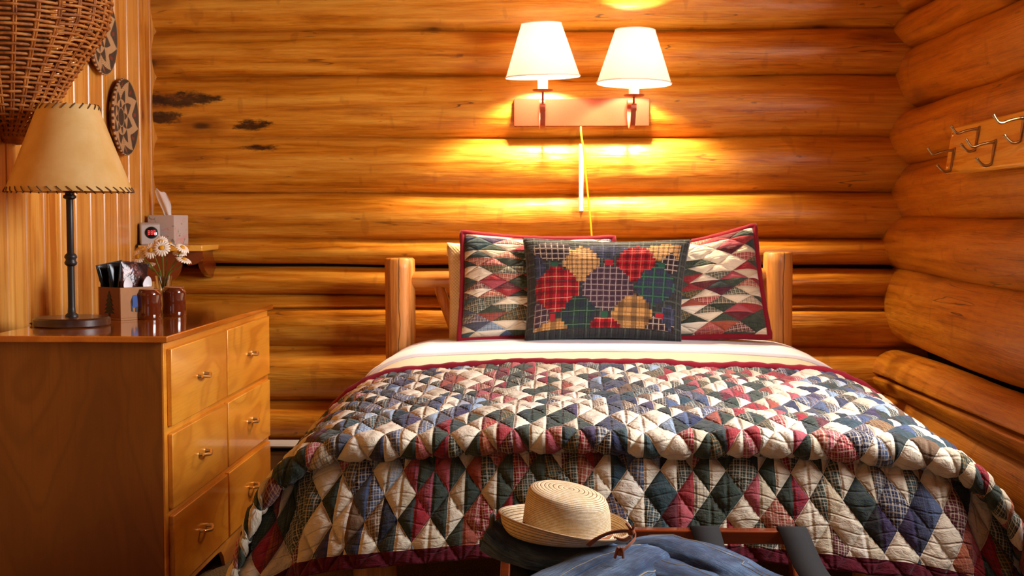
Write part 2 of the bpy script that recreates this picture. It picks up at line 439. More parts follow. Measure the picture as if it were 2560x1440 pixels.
m = M('tissue_print'); n1 = m.noise(m.obj(), 26, 3, .6, .8); n2 = m.noise(m.obj(), 34, 3, .6, 1.2)
c = m.mix(n1.step(.58, .66)*.7, srgb(204, 190, 180), srgb(220, 160, 150)); c = m.mix(n2.step(.62, .66)*.8, c, srgb(96, 112, 78))
MAT['tissuebox'] = m.set(c, .6)
MAT['tissue'] = cloth_mat('tissue', srgb(246, 238, 232), None, 100, .9, .3)
MAT['silver'] = plain('silver_plastic', srgb(186, 176, 168), .35, .15)
MAT['lcd'] = plain('clock_glass', (.012, .01, .01), .08)
MAT['digit'] = M('red_digit').set((.3, .01, .01), .4, **{'Emission Color': (1, .06, .05), 'Emission Strength': 1.2})
MAT['heater'] = plain('heater_enamel', srgb(196, 196, 204), .4)
m = M('denim'); u, v, _ = m.sep(m.uv()); o = m.obj()
tw = ((u+v)*2600).sin()*.5+.5; sl = m.noise(m.comb(u*500, v*22, 0.0), 1, 3, .7); wr = m.noise(m.comb(u*13, v*13, 1.0), 1, 4, .6, .3)
c = m.ramp(wr*.5+sl*.5, [(.38, srgb(20, 33, 56)), (.48, srgb(42, 66, 98)), (.57, srgb(78, 106, 138)), (.68, srgb(146, 168, 186))])
MAT['denim'] = m.set(c, .9, normal=m.bump(wr*1.6+sl*.4+tw*.1, .5, .006), **{'Sheen Weight': .2, 'Specular IOR Level': .15})
m = M('denim_inside'); o = m.obj(); sl = m.noise(o, 300, 2); MAT['denim_in'] = m.set(m.mix(sl, srgb(56, 62, 62), srgb(86, 90, 84)), .92, normal=m.bump(sl, .3, .003))
md_ = MAT['denim'].copy(); md_.name = 'denim_leg'; MAT['denim_leg'] = md_
MAT['thread'] = plain('seam_thread', srgb(150, 138, 116), .9)
MAT['leather'] = cloth_mat('strap_leather', srgb(168, 96, 52), srgb(132, 66, 32), 60, .6, .3)
m = M('palm_straw'); u, v, _ = m.sep(m.uv()); o = m.obj()
rows = ((v/.0042).frac()-.5).abs()
br = m.noise(m.comb(u*420, (v/.0042).floor()*3.1, 0.0), 1, 3, .7)
st = m.noise(m.comb(u*40, v*60, 2.0), 1, 4, .7)
c = m.mix(st.step(.35, .7), srgb(232, 200, 148), srgb(246, 226, 190)); c = m.mix(br.step(.56, .72)*.5, c, srgb(150, 96, 44))
c = m.mix(rows.step(.36, .5)*.55, c, srgb(128, 82, 40))
MAT['straw'] = m.set(c, .6, normal=m.bump((1-rows.step(.3, .5))+br*.35, .7, .004))
# coiled basket: drawn by UV (polar)
m = M('coiled_grass'); u, v, _ = m.sep(m.uv())       # u 0..1 angle, v radius in metres
coil = ((v/.0062).frac()-.5).abs(); stitch = m.noise(m.comb(u*300, (v/.0062).floor(), 0.0), 1, 1)
uk = (u*8).frac(); tri = (uk-.5).abs()*2
z1 = v.gt(.062)*v.lt(.098)*tri.lt((.1-v)/.04); z2 = v.gt(.098)*v.lt(.131)*(1-tri).lt((v-.094)/.036)
z0 = v.lt(.03); zz = v.gt(.034)*v.lt(.06)*((u*8+.5).frac()-.5).abs().lt((.062-v)/.06)
dk = z1.max(z2).max(z0).max(zz)
fig = v.gt(.106)*v.lt(.12)*((u*8+.5).frac()-.5).abs().lt(.07)
c = m.mix(stitch*.4, srgb(206, 164, 112), srgb(180, 134, 84)); c = m.mix(dk*.92, c, srgb(52, 36, 24)); c = m.mix(fig*.85, c, srgb(150, 58, 26))
c = m.mix(v.gt(.1325)*((u*40).frac().gt(.5)), c, srgb(96, 44, 22))
MAT['coil'] = m.set(c, .75, normal=m.bump((1-coil.step(.25, .5))+stitch*.3, .7, .004))
# ------------------------------------------------------------------ the room
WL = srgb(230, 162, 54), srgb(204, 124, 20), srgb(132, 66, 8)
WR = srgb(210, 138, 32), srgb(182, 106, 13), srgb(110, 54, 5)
log_a = log_mat('log_varnished', *WL)
log_s3 = log_mat('log_with_bark_scars', *WL, 5.0, [(-1.58, .03, .19, .04), (-1.66, -.045, .1, .035), (-1.29, -.077, .1, .026)])
log_s4 = log_mat('log_with_scar', *WL, 9.0, [(-1.25, .073, .11, .016)])
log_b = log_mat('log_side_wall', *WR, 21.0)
def log_bm(L0, L1, ry, rz, seed, nl=150, n=40, crack=None, power=1.0):
    g = G(); V = []; Fc = []
    for i in range(nl+1):
        x = lerp(L0, L1, i/nl)
        for k in range(n):
            a = 2*PI*k/n; ca, sa = math.cos(a), math.sin(a)
            d = 1+.05*nz(x*.9+seed, 1.3, seed)+.045*nz(x*2.2+seed, ca*1.2, sa*1.2)+.016*nz(x*6+seed, ca*3, sa*3+seed)
            y = -ca*ry*d; z = sa*rz*(1+.35*(d-1))+.012*nz(x*.8+seed*3, 0, 7)+.006*nz(x*2.3, seed, 2)
            if crack:
                zc = crack(x); w = math.exp(-((z-zc)/.0055)**2)
                if ca > 0: y += w*.05
            V.append((x, y, z))
    for i in range(nl):
        for k in range(n): Fc.append((i*n+k, i*n+(k+1) % n, (i+1)*n+(k+1) % n, (i+1)*n+k))
    Fc.append(list(range(n))); Fc.append([nl*n+k for k in range(n)])
    return g.add(V, Fc)
def zb(y): return at(800, y, 5.47).z
wall_back = G().box((-1.85, 5.56, 0), (1.85, 5.66, 2.4)).make('wall_back', MAT['dark'], smooth=False); struct(wall_back)
seams = [-330, -190, -50, 74, 189, 343, 483, 598, 661, 671, 739, 868, 1005, 1115, 1250, 1400]
spans = list(zip(seams, seams[1:])); spans = [s for s in spans if s != (661, 671)]
for k, (ya, yb) in enumerate(spans):
    z1, z0 = zb(ya), zb(yb); h = (z1-z0)/2; zc = (z1+z0)/2
    over = 1.06 if (ya, yb) not in ((598, 661), (671, 739)) else 1.03
    ry = .105 if h > .085 else .088
    crack = None
    if (ya, yb) == (739, 868):
        zk = zb(772)-zc; crack = lambda x, zk=zk: zk+.006*nz(x*2, 3, 0)
    g = log_bm(-1.8, 1.62, ry, h*over, k*3.7, 170, 150 if crack else 44, crack)
    V = g.v
    # logs above the gap lean out a little less
    mt = {3: log_s3, 4: log_s4}.get(k-1, log_a) if False else log_a
    if (ya, yb) == (189, 343): mt = log_s3
    if (ya, yb) == (343, 483): mt = log_s4
    o = g.make('log', mt, None, angle=180)
    o.parent = wall_back; o.location = (0, 5.45+ry, zc)
# right wall
wall_right = G().box((1.56, -.9, 0), (1.66, 5.6, 1.15)).box((1.56, -.9, 2.3), (1.66, 5.6, 2.4)).box((1.56, 3.66, 1.15), (1.66, 5.6, 2.3)).box((1.56, -.9, 1.15), (1.66, 2.4, 2.3)).make('wall_right', MAT['dark'], smooth=False); struct(wall_right)
def zr(x, y): return onx(x, y, 1.485).z
rs = [2.42, 2.16, 1.97, zr(2286, 124), zr(2279, 275), zr(2272, 404), zr(2250, 557), zr(2247, 680), zr(2249, 856), zr(2218, 945), zr(2220, 1085), .12, -.02]
crown = [2232, 2232, 2240, 2246, 2232, 2242, 2217, 2220, 2190, 2208, 2212, 2212]
for k, (z1, z0) in enumerate(zip(rs, rs[1:])):
    zc = (z1+z0)/2; h = (z1-z0)/2*1.07
    xc = at(crown[k], 600, 5.42).x
    r = .1; cx = xc+r
    crack = None
    if k == 8: crack = lambda x: .028+.05*(x-.0)*.25+.004*nz(x*3, 1, 1)
    segs = [(-.9, 5.62)]
    if z0 < 2.25 and z1 > 1.22: segs = [(3.66, 5.62), (-.9, 2.4)]
    for (y0, y1) in segs:
        ym = (y0+y1)/2; L = (y1-y0)/2
        g = log_bm(-L, L, r, h, 50+k*4.3, 140, 150 if crack else 44, crack)
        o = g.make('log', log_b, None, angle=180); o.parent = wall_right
        o.location = (cx, ym, zc); o.rotation_euler = (0, R([-.4, .5, .3, .6, -.5, -.6, .4, .5, -.3, .4, -.3, .2][k]), R(-90))
# left wall: V-grooved pine boards
g = G(); b0 = 5.43-.145*44; XW = -1.70
k = 0
while b0+.145*k < 5.6:
    y0 = b0+.145*k+.003*nz(k, 2, 2); y1 = b0+.145*(k+1)+.003*nz(k+1, 2, 2); c = .006
    pr = [(XW-.02, y0), (XW-.007, y0), (XW, y0+c), (XW, y1-c), (XW-.007, y1), (XW-.02, y1)]
    g.poly([(x, y, 0) for x, y in pr], 6, (0, 0, 2.4)); k += 1
wall_left = g.make('wall_left', MAT['pine'], None, (XW, 4.0, 1.2), smooth=False); struct(wall_left)
struct(G().box((-1.9, -.95, -.06), (1.75, 5.7, 0)).make('floor', MAT['carpet'], smooth=False))
struct(G().box((-1.9, -.95, 2.4), (1.75, 5.7, 2.46)).make('ceiling', MAT['plaster'], smooth=False))
# wall behind the camera with an opening for the added fill window
fw = G()
for lo, hi in (((-1.9, -1.0, 0), (-.9, -.9, 2.4)), ((.5, -1.0, 0), (1.75, -.9, 2.4)), ((-.9, -1.0, 0), (.5, -.9, .8)), ((-.9, -1.0, 2.0), (.5, -.9, 2.4))): fw.box(lo, hi)
struct(fw.make('wall_front', MAT['plaster'], smooth=False))
def window(name, lo, hi, axis):
    g = G(); t = .05
    u0, v0 = lo; u1, v1 = hi
    def bar(a, b, c, d):
        if axis == 'x': g.box((1.52, a, b), (1.60, c, d))
        else: g.box((a, -.98, b), (c, -.90, d))
    bar(u0, v0, u0+t, v1); bar(u1-t, v0, u1, v1); bar(u0+t, v0, u1-t, v0+t); bar(u0+t, v1-t, u1-t, v1)
    um = (u0+u1)/2; bar(um-.025, v0+t, um+.025, v1-t)
    o = g.make(name, MAT['pine'], None, smooth=False); return struct(o)
window('window_1', (2.4, 1.15), (3.66, 2.3), 'x')
window('fill_window', (-.9, .8), (.5, 2.0), 'y')  # unseen window, added behind the camera to frame the fill light
# ------------------------------------------------------------------ light
def area(name, loc, rot, sx, sy, e, col):
    l = bpy.data.lights.new(name, 'AREA'); l.shape = 'RECTANGLE'; l.size = sx; l.size_y = sy; l.energy = e; l.color = col
    o = bpy.data.objects.new(name, l); COL.objects.link(o); o.location = loc; o.rotation_euler = rot; return o
area('daylight_side_window', (1.585, 3.03, 1.725), (0, R(90), 0), 1.05, 1.16, 112, (.94, .96, 1))
area('added_front_fill', (-.2, -.93, 1.4), (R(90), 0, 0), 1.3, 1.1, 2.2, (.9, .95, 1))  # weak camera-side fill, added to brighten the foot of the bed
w = bpy.data.worlds.new('world'); sc.world = w; w.use_nodes = True
w.node_tree.nodes['Background'].inputs[0].default_value = (.8, .88, 1, 1); w.node_tree.nodes['Background'].inputs[1].default_value = .12
sc.view_settings.view_transform = 'Standard'; sc.view_settings.look = 'None'; sc.view_settings.gamma = 1; sc.view_settings.use_curve_mapping = False
sc.view_settings.exposure = 0
try:
    sc.cycles.use_denoising = True; sc.cycles.max_bounces = 6; sc.cycles.diffuse_bounces = 3; sc.cycles.adaptive_threshold = .035; sc.cycles.glossy_bounces = 3
    sc.cycles.transmission_bounces = 5; sc.cycles.transparent_max_bounces = 6; sc.cycles.caustics_reflective = False; sc.cycles.caustics_refractive = False
    sc.cycles.sample_clamp_indirect = 6
except Exception: pass
# ------------------------------------------------------------------ dresser
XF = -1.068; ZT = .8055
t = thing('dresser', (-1.32, 4.19, 0), 'honey maple six-drawer dresser against the pine board wall', 'dresser')
g = G().box((-1.57, 3.54, .06), (-1.088, 4.835, ZT-.018))
g.box((-1.57, 3.54, 0), (-1.55, 4.835, .06)).box((-1.55, 3.54, 0), (-1.088, 3.56, .06)).box((-1.55, 4.815, 0), (-1.088, 4.835, .06))
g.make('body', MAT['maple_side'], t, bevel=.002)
g = G().box((-1.089, 3.54, .10), (-1.083, 4.835, ZT-.018)); g.make('face_frame', MAT['maple'], t, bevel=.001)
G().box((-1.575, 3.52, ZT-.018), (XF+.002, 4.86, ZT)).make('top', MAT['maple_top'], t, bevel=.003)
def arch(y0, y1, n=8):                # underside of the skirt between two feet
    return [(y0+.0, 0), (y0+.02, .035), (y0+.05, .058)]+[(y0+.05+(y1-y0-.1)*i/n, .062) for i in range(1, n)]+[(y1-.05, .058), (y1-.02, .035), (y1, 0)]
pts = [(3.54, .1), (3.54, 0), *arch(3.69, 4.15), *arch(4.315, 4.70), (4.835, 0), (4.835, .1)]
pts.insert(2, (3.69, 0))
G().poly([(-1.088, y, z) for y, z in pts[:2]+pts[3:]], 0, (.012, 0, 0)).make('skirt', MAT['maple'], t, smooth=False)
for (z1, z0) in ((.766, .549), (.5275, .316), (.296, .085)):
    for (y0, y1) in ((3.567, 4.167), (4.187, 4.80)):
        d = G().box((-1.083, y0, z0), (XF, y1, z1)).make('drawer', MAT['maple'], t, bevel=.003)
        yc, zc = (y0+y1)/2, (z0+z1)/2
        g = G()
        for s in (-1, 1):
            g.tube([(XF-.001, yc+s*.036, zc), (XF+.004, yc+s*.036, zc), (XF+.016, yc+s*.036, zc)], [.008, .006, .0045], 10)
        g.tube(crom([(XF+.014, yc-.045, zc+.001), (XF+.018, yc-.036, zc), (XF+.025, yc, zc-.004), (XF+.018, yc+.036, zc), (XF+.014, yc+.045, zc+.001)], 6), [.003]+[.0045]*6+[.005]*12+[.0045]*5+[.003], 10)
        g.make('handle', MAT['brass'], d)
# ------------------------------------------------------------------ table lamp
LX, LY = -1.459, 3.863
t = thing('table_lamp', (LX, LY, ZT), 'black iron table lamp with a laced parchment shade on the dresser', 'lamp')
G().lathe([(.0, ZT), (.108, ZT), (.112, ZT+.004), (.112, ZT+.022), (.106, ZT+.027), (0, ZT+.028)], 64, c=(LX, LY, 0)).make('base', MAT['darkwood'], t, angle=35)
z = ZT+.027
pr = [(0, z), (.019, z), (.019, z+.006), (.012, z+.012), (.0105, z+.03), (.0105, .985), (.017, .99), (.019, .996), (.015, 1.003), (.015, 1.006), (.019, 1.012), (.017, 1.019), (.0105, 1.025), (.0105, 1.185), (.019, 1.19), (.019, 1.197), (.013, 1.2), (.013, 1.206), (.024, 1.21), (.024, 1.213), (.016, 1.22), (.016, 1.27), (0, 1.27)]
G().lathe(pr, 24, c=(LX, LY, 0)).make('pole', MAT['iron'], t, angle=50)
def frustum(g, r0, z0, r1, z1, th, c, M=None, n=72, wav=0):
    pr = [(lerp(r0, r1, i/8), lerp(z0, z1, i/8)) for i in range(9)]
    pr += [(r-th, z) for r, z in pr[::-1]]; pr.append(pr[0])
    s0 = len(g.v); g.lathe(pr, n, M, c, caps=False); return g
sh = frustum(G(), .184, 1.208, .086, 1.466, .0016, (LX, LY, 0)).make('lamp_shade', MAT['parchment'], t, weld=1e-5)
g = G()
def shade_pt(r0, z0, r1, z1, a, k, off): return Vector((LX+(lerp(r0, r1, k)+off)*math.cos(a), LY+(lerp(r0, r1, k)+off)*math.sin(a), lerp(z0, z1, k)))
for k0, nn, hh in ((0, 40, .05), (1, 22, -.055)):
    g = G()
    for i in range(nn):
        a = 2*PI*i/nn; b = a+2*PI/nn*.55
        P = lambda a_, k_, o_: shade_pt(.184, 1.208, .086, 1.466, a_, k_, o_)
        g.tube([P(a, k0+hh, .001), P(a+(b-a)*.5, k0+hh*.5, .003), P(b, k0, .003), P(b, k0-hh*.12, -.001), P(b+.02, k0+hh*.4, -.004)], .0016, 6)
    g.make('lacing', MAT['lace'], sh)
g = G()
for i in range(3):
    a = 2*PI*i/3+.5; g.tube([(LX+.016*math.cos(a), LY+.016*math.sin(a), 1.222), (LX+.05*math.cos(a), LY+.05*math.sin(a), 1.216), (LX+.181*math.cos(a), LY+.181*math.sin(a), 1.211)], .0018, 6)
g.make('shade_ring', MAT['brass'], t)
G().lathe([(0, 1.262), (.014, 1.262), (.014, 1.285), (.03, 1.32), (.031, 1.34), (.02, 1.365), (0, 1.372)], 24, c=(LX, LY, 0)).make('bulb', MAT['white_plastic'], t)
G().tube(crom([(LX-.108, LY-.01, ZT+.008), (LX-.125, LY+.0, ZT+.006), (LX-.14, LY+.05, ZT+.004), (LX-.112, LY+.14, ZT+.004)], 6), .003, 6).make('cord', MAT['iron'], t)
# ------------------------------------------------------------------ caddy box with pouches and spoons
c0 = onz(302, 802, ZT); a0 = R(40)
BM = Matrix.Translation(c0) @ Matrix.Rotation(R(54), 4, 'Z')     # local x: along the front face, y: along the left face
bw, bd, bh, th = .128, .118, .104, .007
t = thing('caddy_box', c0, 'small wooden caddy box with a painted pine tree, holding coffee pouches', 'box')
g = G().box((0, 0, 0), (bw, bd, .007), BM).box((0, 0, .007), (bw, th, bh), BM).box((0, bd-th, .007), (bw, bd, bh), BM).box((bw-th, th, .007), (bw, bd-th, bh), BM)
g.make('body', MAT['boxwood'], t, bevel=.0008)
G().box((0, th, .007), (th, bd-th, bh), BM).make('side_panel', MAT['boxside'], t, bevel=.0008)
g = G(); yc = bd*.5
tr = [(-.004, .012), (-.004, .022), (-.028, .02), (-.012, .032), (-.026, .032), (-.01, .045), (-.022, .046), (-.008, .058), (-.017, .06), (-.006, .072), (-.011, .074), (0, .094)]
tr = tr+[(-a, b) for a, b in tr[-2::-1]]
g.add([BM @ Vector((-.0008, yc+a, b)) for a, b in tr], [list(range(len(tr)))]); g.make('tree_motif', MAT['motif_green'], t, smooth=False, solid=.001)
def motif(pts, x0, mat, nm):
    G().add([BM @ Vector((x0+a, -.0008, b)) for a, b in pts], [list(range(len(pts)))]).make(nm, mat, t, smooth=False, solid=.001)
motif([(-.008, .04), (-.011, .062), (-.004, .078), (.008, .08), (.014, .07), (.013, .04), (.006, .038)], .05, MAT['motif_blue'], 'blue_motif')
motif([(-.010, .028), (-.012, .06), (-.006, .074), (-.004, .055), (-.005, .04), (-.003, .026)], .05, MAT['motif_black'], 'black_motif')
motif([(.004, .026), (.006, .04), (.013, .042), (.018, .026), (.012, .024)], .05, MAT['motif_black'], 'black_motif')
def pouch(c, rot, w, h, thk, mats, name, lab, grp=None, lean=0, roll=0):
    Mx = BM @ Matrix.Translation(c) @ Matrix.Rotation(R(rot), 4, 'Z') @ Matrix.Rotation(R(lean), 4, 'X') @ Matrix.Rotation(R(roll), 4, 'Y')
    o = thing(name, Mx.to_translation(), lab, 'pouch', grp)
    def surf(s):
        def fn(a, b):
            u = a*2-1; v = b*2-1
            d = max(0, 1-u*u)**.6*max(0, 1-(v*.98)**4)**.8
            return Mx @ Vector((u*w/2*(1-.03*(1-v*v)), s*thk/2*d+.0016*s+.002*nz(u*4, v*4, thk*90)*(1-abs(v)), b*h))
        return fn
    g = G().grid(surf(-1), 24, 24).grid(surf(1), 24, 24, flip=True)
    # rim
    g.make('film', mats[0], o, weld=.0036)
    G().box((-w/2, -.0022, h-.012), (w/2, .0022, h+.002), Mx).make('top_seal', mats[1], o, bevel=.0008)
    if mats[0] is MAT['foil']: G().box((-w/2-.001, -.0024, .05), (-w/2+.012, .0024, h-.01), Mx).make('side_seal', mats[1], o, bevel=.0008)
    return o
pouch((.066, .036, .014), -2, .108, .168, .018, (MAT['foil'], MAT['foil_black']), 'coffee_pouch', 'printed dark foil coffee pouch at the front of the caddy box', 'coffee pouches in the caddy', -3, 7)
pouch((.064, .060, .010), -2, .100, .170, .018, (MAT['foil_black'], MAT['foil_black']), 'coffee_pouch', 'plain black foil pouch in the middle of the caddy box', 'coffee pouches in the caddy', -5, -3)
pouch((.064, .090, .010), -2, .098, .172, .014, (MAT['foil_black'], MAT['motif_green']), 'coffee_pouch', 'black foil pouch with a dark green top seal, rearmost in the caddy box', 'coffee pouches in the caddy', -7, -9)
def spoon(x, tilt, lab):
    Mx = BM @ Matrix.Translation((x, .0125, .012)) @ Matrix.Rotation(R(tilt), 4, 'Y') @ Matrix.Rotation(R(3), 4, 'X')
    g = G()
    def fn(a, b, s):
        v = b*2-1; wv = .0175*math.sqrt(max(0, 1-v*v))*(1-.22*v if v > 0 else 1+.0*v)*(1+.25*v if v < 0 else 1)
        u = a*2-1
        return Mx @ Vector((u*wv, -.005*(1-u*u)*(1-v*v)*-1-.001*s, .101+.026*v))
    g.grid(lambda a, b: fn(a, b, 1), 14, 18).grid(lambda a, b: fn(a, b, -1), 14, 18, flip=True)
    st = len(g.v); g.box((-.004, -.0015, 0), (.004, .0015, .08), Mx)
    o = g.make('plastic_spoon', MAT['spoon'], None, Mx.to_translation())
    return tag(o, lab, 'spoon', 'plastic spoons in the caddy')
spoon(.048, -8, 'white plastic spoon leaning left in front of the printed pouch')
spoon(.092, 9, 'white plastic spoon leaning right, beside the daisy stems')
# ------------------------------------------------------------------ mugs
def mug(px, py, lab):
    c = onz(px, py, ZT)
    o = thing('ceramic_mug', c, lab, 'mug', 'upturned mugs on the dresser')
    pr = [(.0, .002), (.036, .002), (.0385, .0), (.0405, .004), (.0405, .02), (.0385, .036), (.0385, .06), (.0405, .076), (.041, .082), (.036, .09), (.0335, .0945), (.032, .0955)]
    G().lathe(pr, 48, c=c).make('body', MAT['glaze'], o, angle=60)
    G().lathe([(.033, .0935), (.0335, .0965), (.031, .0975), (.029, .0965), (.027, .0945), (0, .094)], 48, c=c).make('foot_ring', MAT['glaze_rim'], o, angle=60)
    return o
mug(372, 797, 'glossy brown upturned mug standing in front of the caddy box')
mug(435, 790, 'glossy brown upturned mug standing in front of the glass vase')
# ------------------------------------------------------------------ vase and daisies
vc = onz(411, 779, ZT)
pr = [(0, .0), (.018, 0), (.02, .004), (.019, .02), (.021, .06), (.029, .125), (.0275, .125), (.0195, .06), (.0175, .022), (0, .014)]
tag(G().lathe([(r, z+ZT) for r, z in pr], 40, c=(vc.x, vc.y, 0)).make('glass_vase', MAT['glass'], None, vc, angle=50), 'clear glass bud vase with daisies behind the brown mugs', 'vase')
def daisy(px, py, Y, nrm, lab, r=.027, dark=False):
    c = at(px, py, Y); n = Vector(nrm).normalized()
    o = thing('daisy', c, lab, 'flower', 'daisies in the glass vase')
    Q = n.to_track_quat('Z', 'Y').to_matrix().to_4x4(); Mx = Matrix.Translation(c) @ Q
    g = G(); npet = 17
    for i in range(npet):
        a = 2*PI*i/npet+.13*nz(i, px, 0); rr = r*(1+.12*nz(i*3.1, px, 2)); dr = -.004+.004*nz(i, py, 5)
        Mp = Mx @ Matrix.Rotation(a, 4, 'Z')
        w = .0042; V = []
        for (t_, ww, zz) in ((.2, .55, 0), (.45, 1, .0012), (.75, 1.05, .0), (.93, .7, dr*.7), (1, .12, dr)):
            V += [Mp @ Vector((rr*t_, -w*ww, zz)), Mp @ Vector((rr*t_, 0, zz+.0006)), Mp @ Vector((rr*t_, w*ww, zz))]
        g.add(V, [(j*3+k, j*3+k+1, j*3+k+4, j*3+k+3) for j in range(4) for k in range(2)])
    g.make('petals', MAT['petal'], o, solid=.0006, rev=True)
    G().lathe([(0, -.002), (.007, -.001), (.0088, .002), (.0075, .0045), (.004, .006), (0, .0063)], 16, Mx).make('flower_eye', MAT['pollen'], o)
    b = Vector((vc.x+(c.x-vc.x)*-.08+.004*nz(px, 1), vc.y+(c.y-vc.y)*.05, ZT+.02)); mid = Vector((vc.x+(c.x-vc.x)*.22, vc.y+(c.y-vc.y)*.2, ZT+.125))
    k = (c-n*.03)*.5+(lerp(mid, c, .6))*.5
    G().tube(crom([b, mid, k, c-n*.001], 7), .0017, 6).make('flower_stem', MAT['stem'], o)
yv = vc.y
daisy(402, 604, yv-.02, (.1, -.8, .5), 'white daisy with yellow eye, highest of the bunch in the vase', .025)
daisy(404, 620, yv-.05, (.05, -.9, .35), 'white daisy facing forward just under the highest one', .030)
daisy(377, 626, yv-.045, (-.2, -.9, .4), 'white daisy facing forward, left of the centre bloom', .030)
daisy(345, 642, yv-.03, (-.3, -.9, .3), 'white daisy lowest on the left side, facing the room', .027)
daisy(345, 624, yv+.02, (-.5, -.25, .8), 'white daisy on the left side seen edge-on', .026)
daisy(425, 610, yv+.04, (.3, .2, .9), 'small white daisy half hidden behind the two middle blooms', .022)
daisy(456, 619, yv-.01, (.55, -.35, .8), 'white daisy uppermost on the right side of the vase', .027)
daisy(449, 632, yv+.015, (.2, -.3, .9), 'white daisy on the right side between two others', .025)
daisy(460, 649, yv-.02, (.35, -.2, .9), 'white daisy drooping lowest on the right side', .028)
daisy(372, 661, yv+.03, (-.1, -.3, .9), 'white daisy low behind the printed coffee pouch', .024)
# ------------------------------------------------------------------ corner shelf and what stands on it
SZ = at(400, 613, 5.2).z
t = thing('corner_shelf', (-1.56, 5.35, SZ-.13), 'small wooden corner shelf on the log wall above the dresser', 'shelf')
G().box((-1.69, 5.2, SZ-.024), (-1.427, 5.5, SZ)).make('board', MAT['hookboard'], t, bevel=.004)
ap = [(-1.685, 0), (-1.685, -.125), (-1.60, -.125)]+[(-1.585+.06*math.sin(k*PI/12), -.125+.085*(1-math.cos(k*PI/12))) for k in range(1, 7)]
ap += [(-1.515, -.025), (-1.505, -.05)]+[(-1.5+.06*math.sin(k*PI/12), -.025-.035*math.cos(k*PI/12)) for k in range(0, 7)]+[(-1.438, 0)]
G().poly([(x, 5.25, SZ-.024+z) for x, z in ap], 0, (0, .02, 0)).make('apron', MAT['rackwood'], t, smooth=False, bevel=.002)
for x in (-1.66, -1.46):
    pr = [(5.27, 0), (5.5, 0), (5.5, -.12)]+[(5.5-.22*math.sin(k*PI/16), -.12+.1*(1-math.cos(k*PI/16))) for k in range(1, 9)]
    G().poly([(x-.01, y, SZ-.024+z) for y, z in pr], 0, (.02, 0, 0)).make('bracket', MAT['rackwood'], t, smooth=False)
Mt = Matrix.Translation((-1.612, 5.36, SZ)) @ Matrix.Rotation(R(-12), 4, 'Z')
t = thing('tissue_box', Mt.to_translation(), 'floral tissue box with a tissue pulled up, on the corner shelf', 'tissue box')
G().box((-.06, -.06, 0), (.06, .06, .122), Mt).make('carton', MAT['tissuebox'], t, bevel=.002)
g = G()
def tis(a, b):
    w = lerp(.016, .031, smooth01(b*1.4)); f = .004*math.sin(a*7+b*2)*(1-.3*b)
    return Mt @ Vector(((a-.5)*2*w+lerp(.004, -.018, b)-(.01*b*b), f-.01, .120+b*(.108-.016*(a-.3)**2*4)+.006*math.sin(a*9)*b))
g.grid(tis, 22, 16).make('tissue', MAT['tissue'], t, solid=.0008, rev=True)
Mc = Matrix.Translation((-1.652, 5.243, SZ)) @ Matrix.Rotation(R(26), 4, 'Z')
t = thing('alarm_clock', Mc.to_translation(), 'silver digital alarm clock with red digits beside the tissue box', 'clock')
pr = [(-.024, 0), (.045, 0), (.045, .055), (.03, .086), (.008, .093), (-.008, .085), (-.014, .045)]
G().poly([Mc @ Vector((-.04, y, z)) for y, z in pr], 0, Mc.to_3x3() @ Vector((.08, 0, 0))).make('case', MAT['silver'], t, bevel=.006, bseg=3)
Md = Mc @ Matrix.Translation((.004, -.0155, .05)) @ Matrix.Rotation(R(-9), 4, 'X')
G().lathe([(0, .003), (.02, .003), (.0235, .001), (.0235, -.004), (0, -.004)], 36, Md @ Matrix.Rotation(R(90), 4, 'X') @ Matrix.Diagonal((1, 1, 1, 1)), sx=1.1, sy=1.05).make('display', MAT['lcd'], t)
g = G()
for dx in (-.011, 0, .011):
    for (x0, z0, x1, z1) in ((-.0035, -.009, -.0018, .009), (.0018, -.009, .0035, .009), (-.0035, .007, .0035, .009), (-.0035, -.001, .0035, .001), (-.0035, -.009, .0035, -.007)):
        g.box((dx+x0, -.0042, z0), (dx+x1, -.0034, z1), Md)
g.make('digits', MAT['digit'], t, smooth=False)
G().tube(crom([(-1.668, 5.285, SZ+.012), (-1.69, 5.235, SZ+.006), (-1.693, 5.19, SZ-.01), (-1.69, 5.185, SZ-.07), (-1.68, 5.19, SZ-.14)], 7), .0028, 6).make('cord', MAT['iron'], t)
# ------------------------------------------------------------------ wicker basket (half round, hung on the boards)
AX, AY = XW+.004, 4.0
prof = [(1.367, .043), (1.382, .045), (1.43, .098), (1.493, .148), (1.555, .182), (1.616, .224), (1.678, .270), (1.727, .298), (1.80, .309), (1.9, .312), (1.99, .316)]
def br(z): return interp(prof, z)
t = thing('wicker_basket', (AX, AY, 1.367), 'large half-round willow basket hanging on the pine boards above the lamp', 'basket')
A0, A1 = -PI/2, PI/2
def bp(z, a, off=0): r = br(z)+off; return Vector((AX+r*math.cos(a), AY+r*math.sin(a), z))
NS = 15
g = G()
for i in range(NS):
    a = lerp(A0+.03, A1-.03, i/(NS-1))
    for da in (-.012, .012): g.tube([bp(lerp(1.367, 1.985, k/26), a+da/max(.35, br(lerp(1.367, 1.985, k/26))/.3)) for k in range(27)], .0034, 6)
g.make('stakes', MAT['willow'], t)
g = G(); rows = 46
for r_ in range(rows):
    z = lerp(1.372, 1.975, (r_+.5)/rows); ph = r_ % 2; nseg = 90; tilt = .004*nz(r_, 3)
    path = []; rad = .0044+.0009*nz(r_*1.7, 9)
    for k in range(nseg+1):
        a = lerp(A0, A1, k/nseg); w = math.sin((a-A0)/(A1-A0)*(NS-1)*PI+PI*ph+PI/2)
        path.append(bp(min(1.985, max(1.367, z+.0022*nz(a*3, r_*2.1)+tilt)), a, .0052*w))
    g.tube(path, rad, 6)
g.make('weavers', MAT['willow'], t)
g = G()
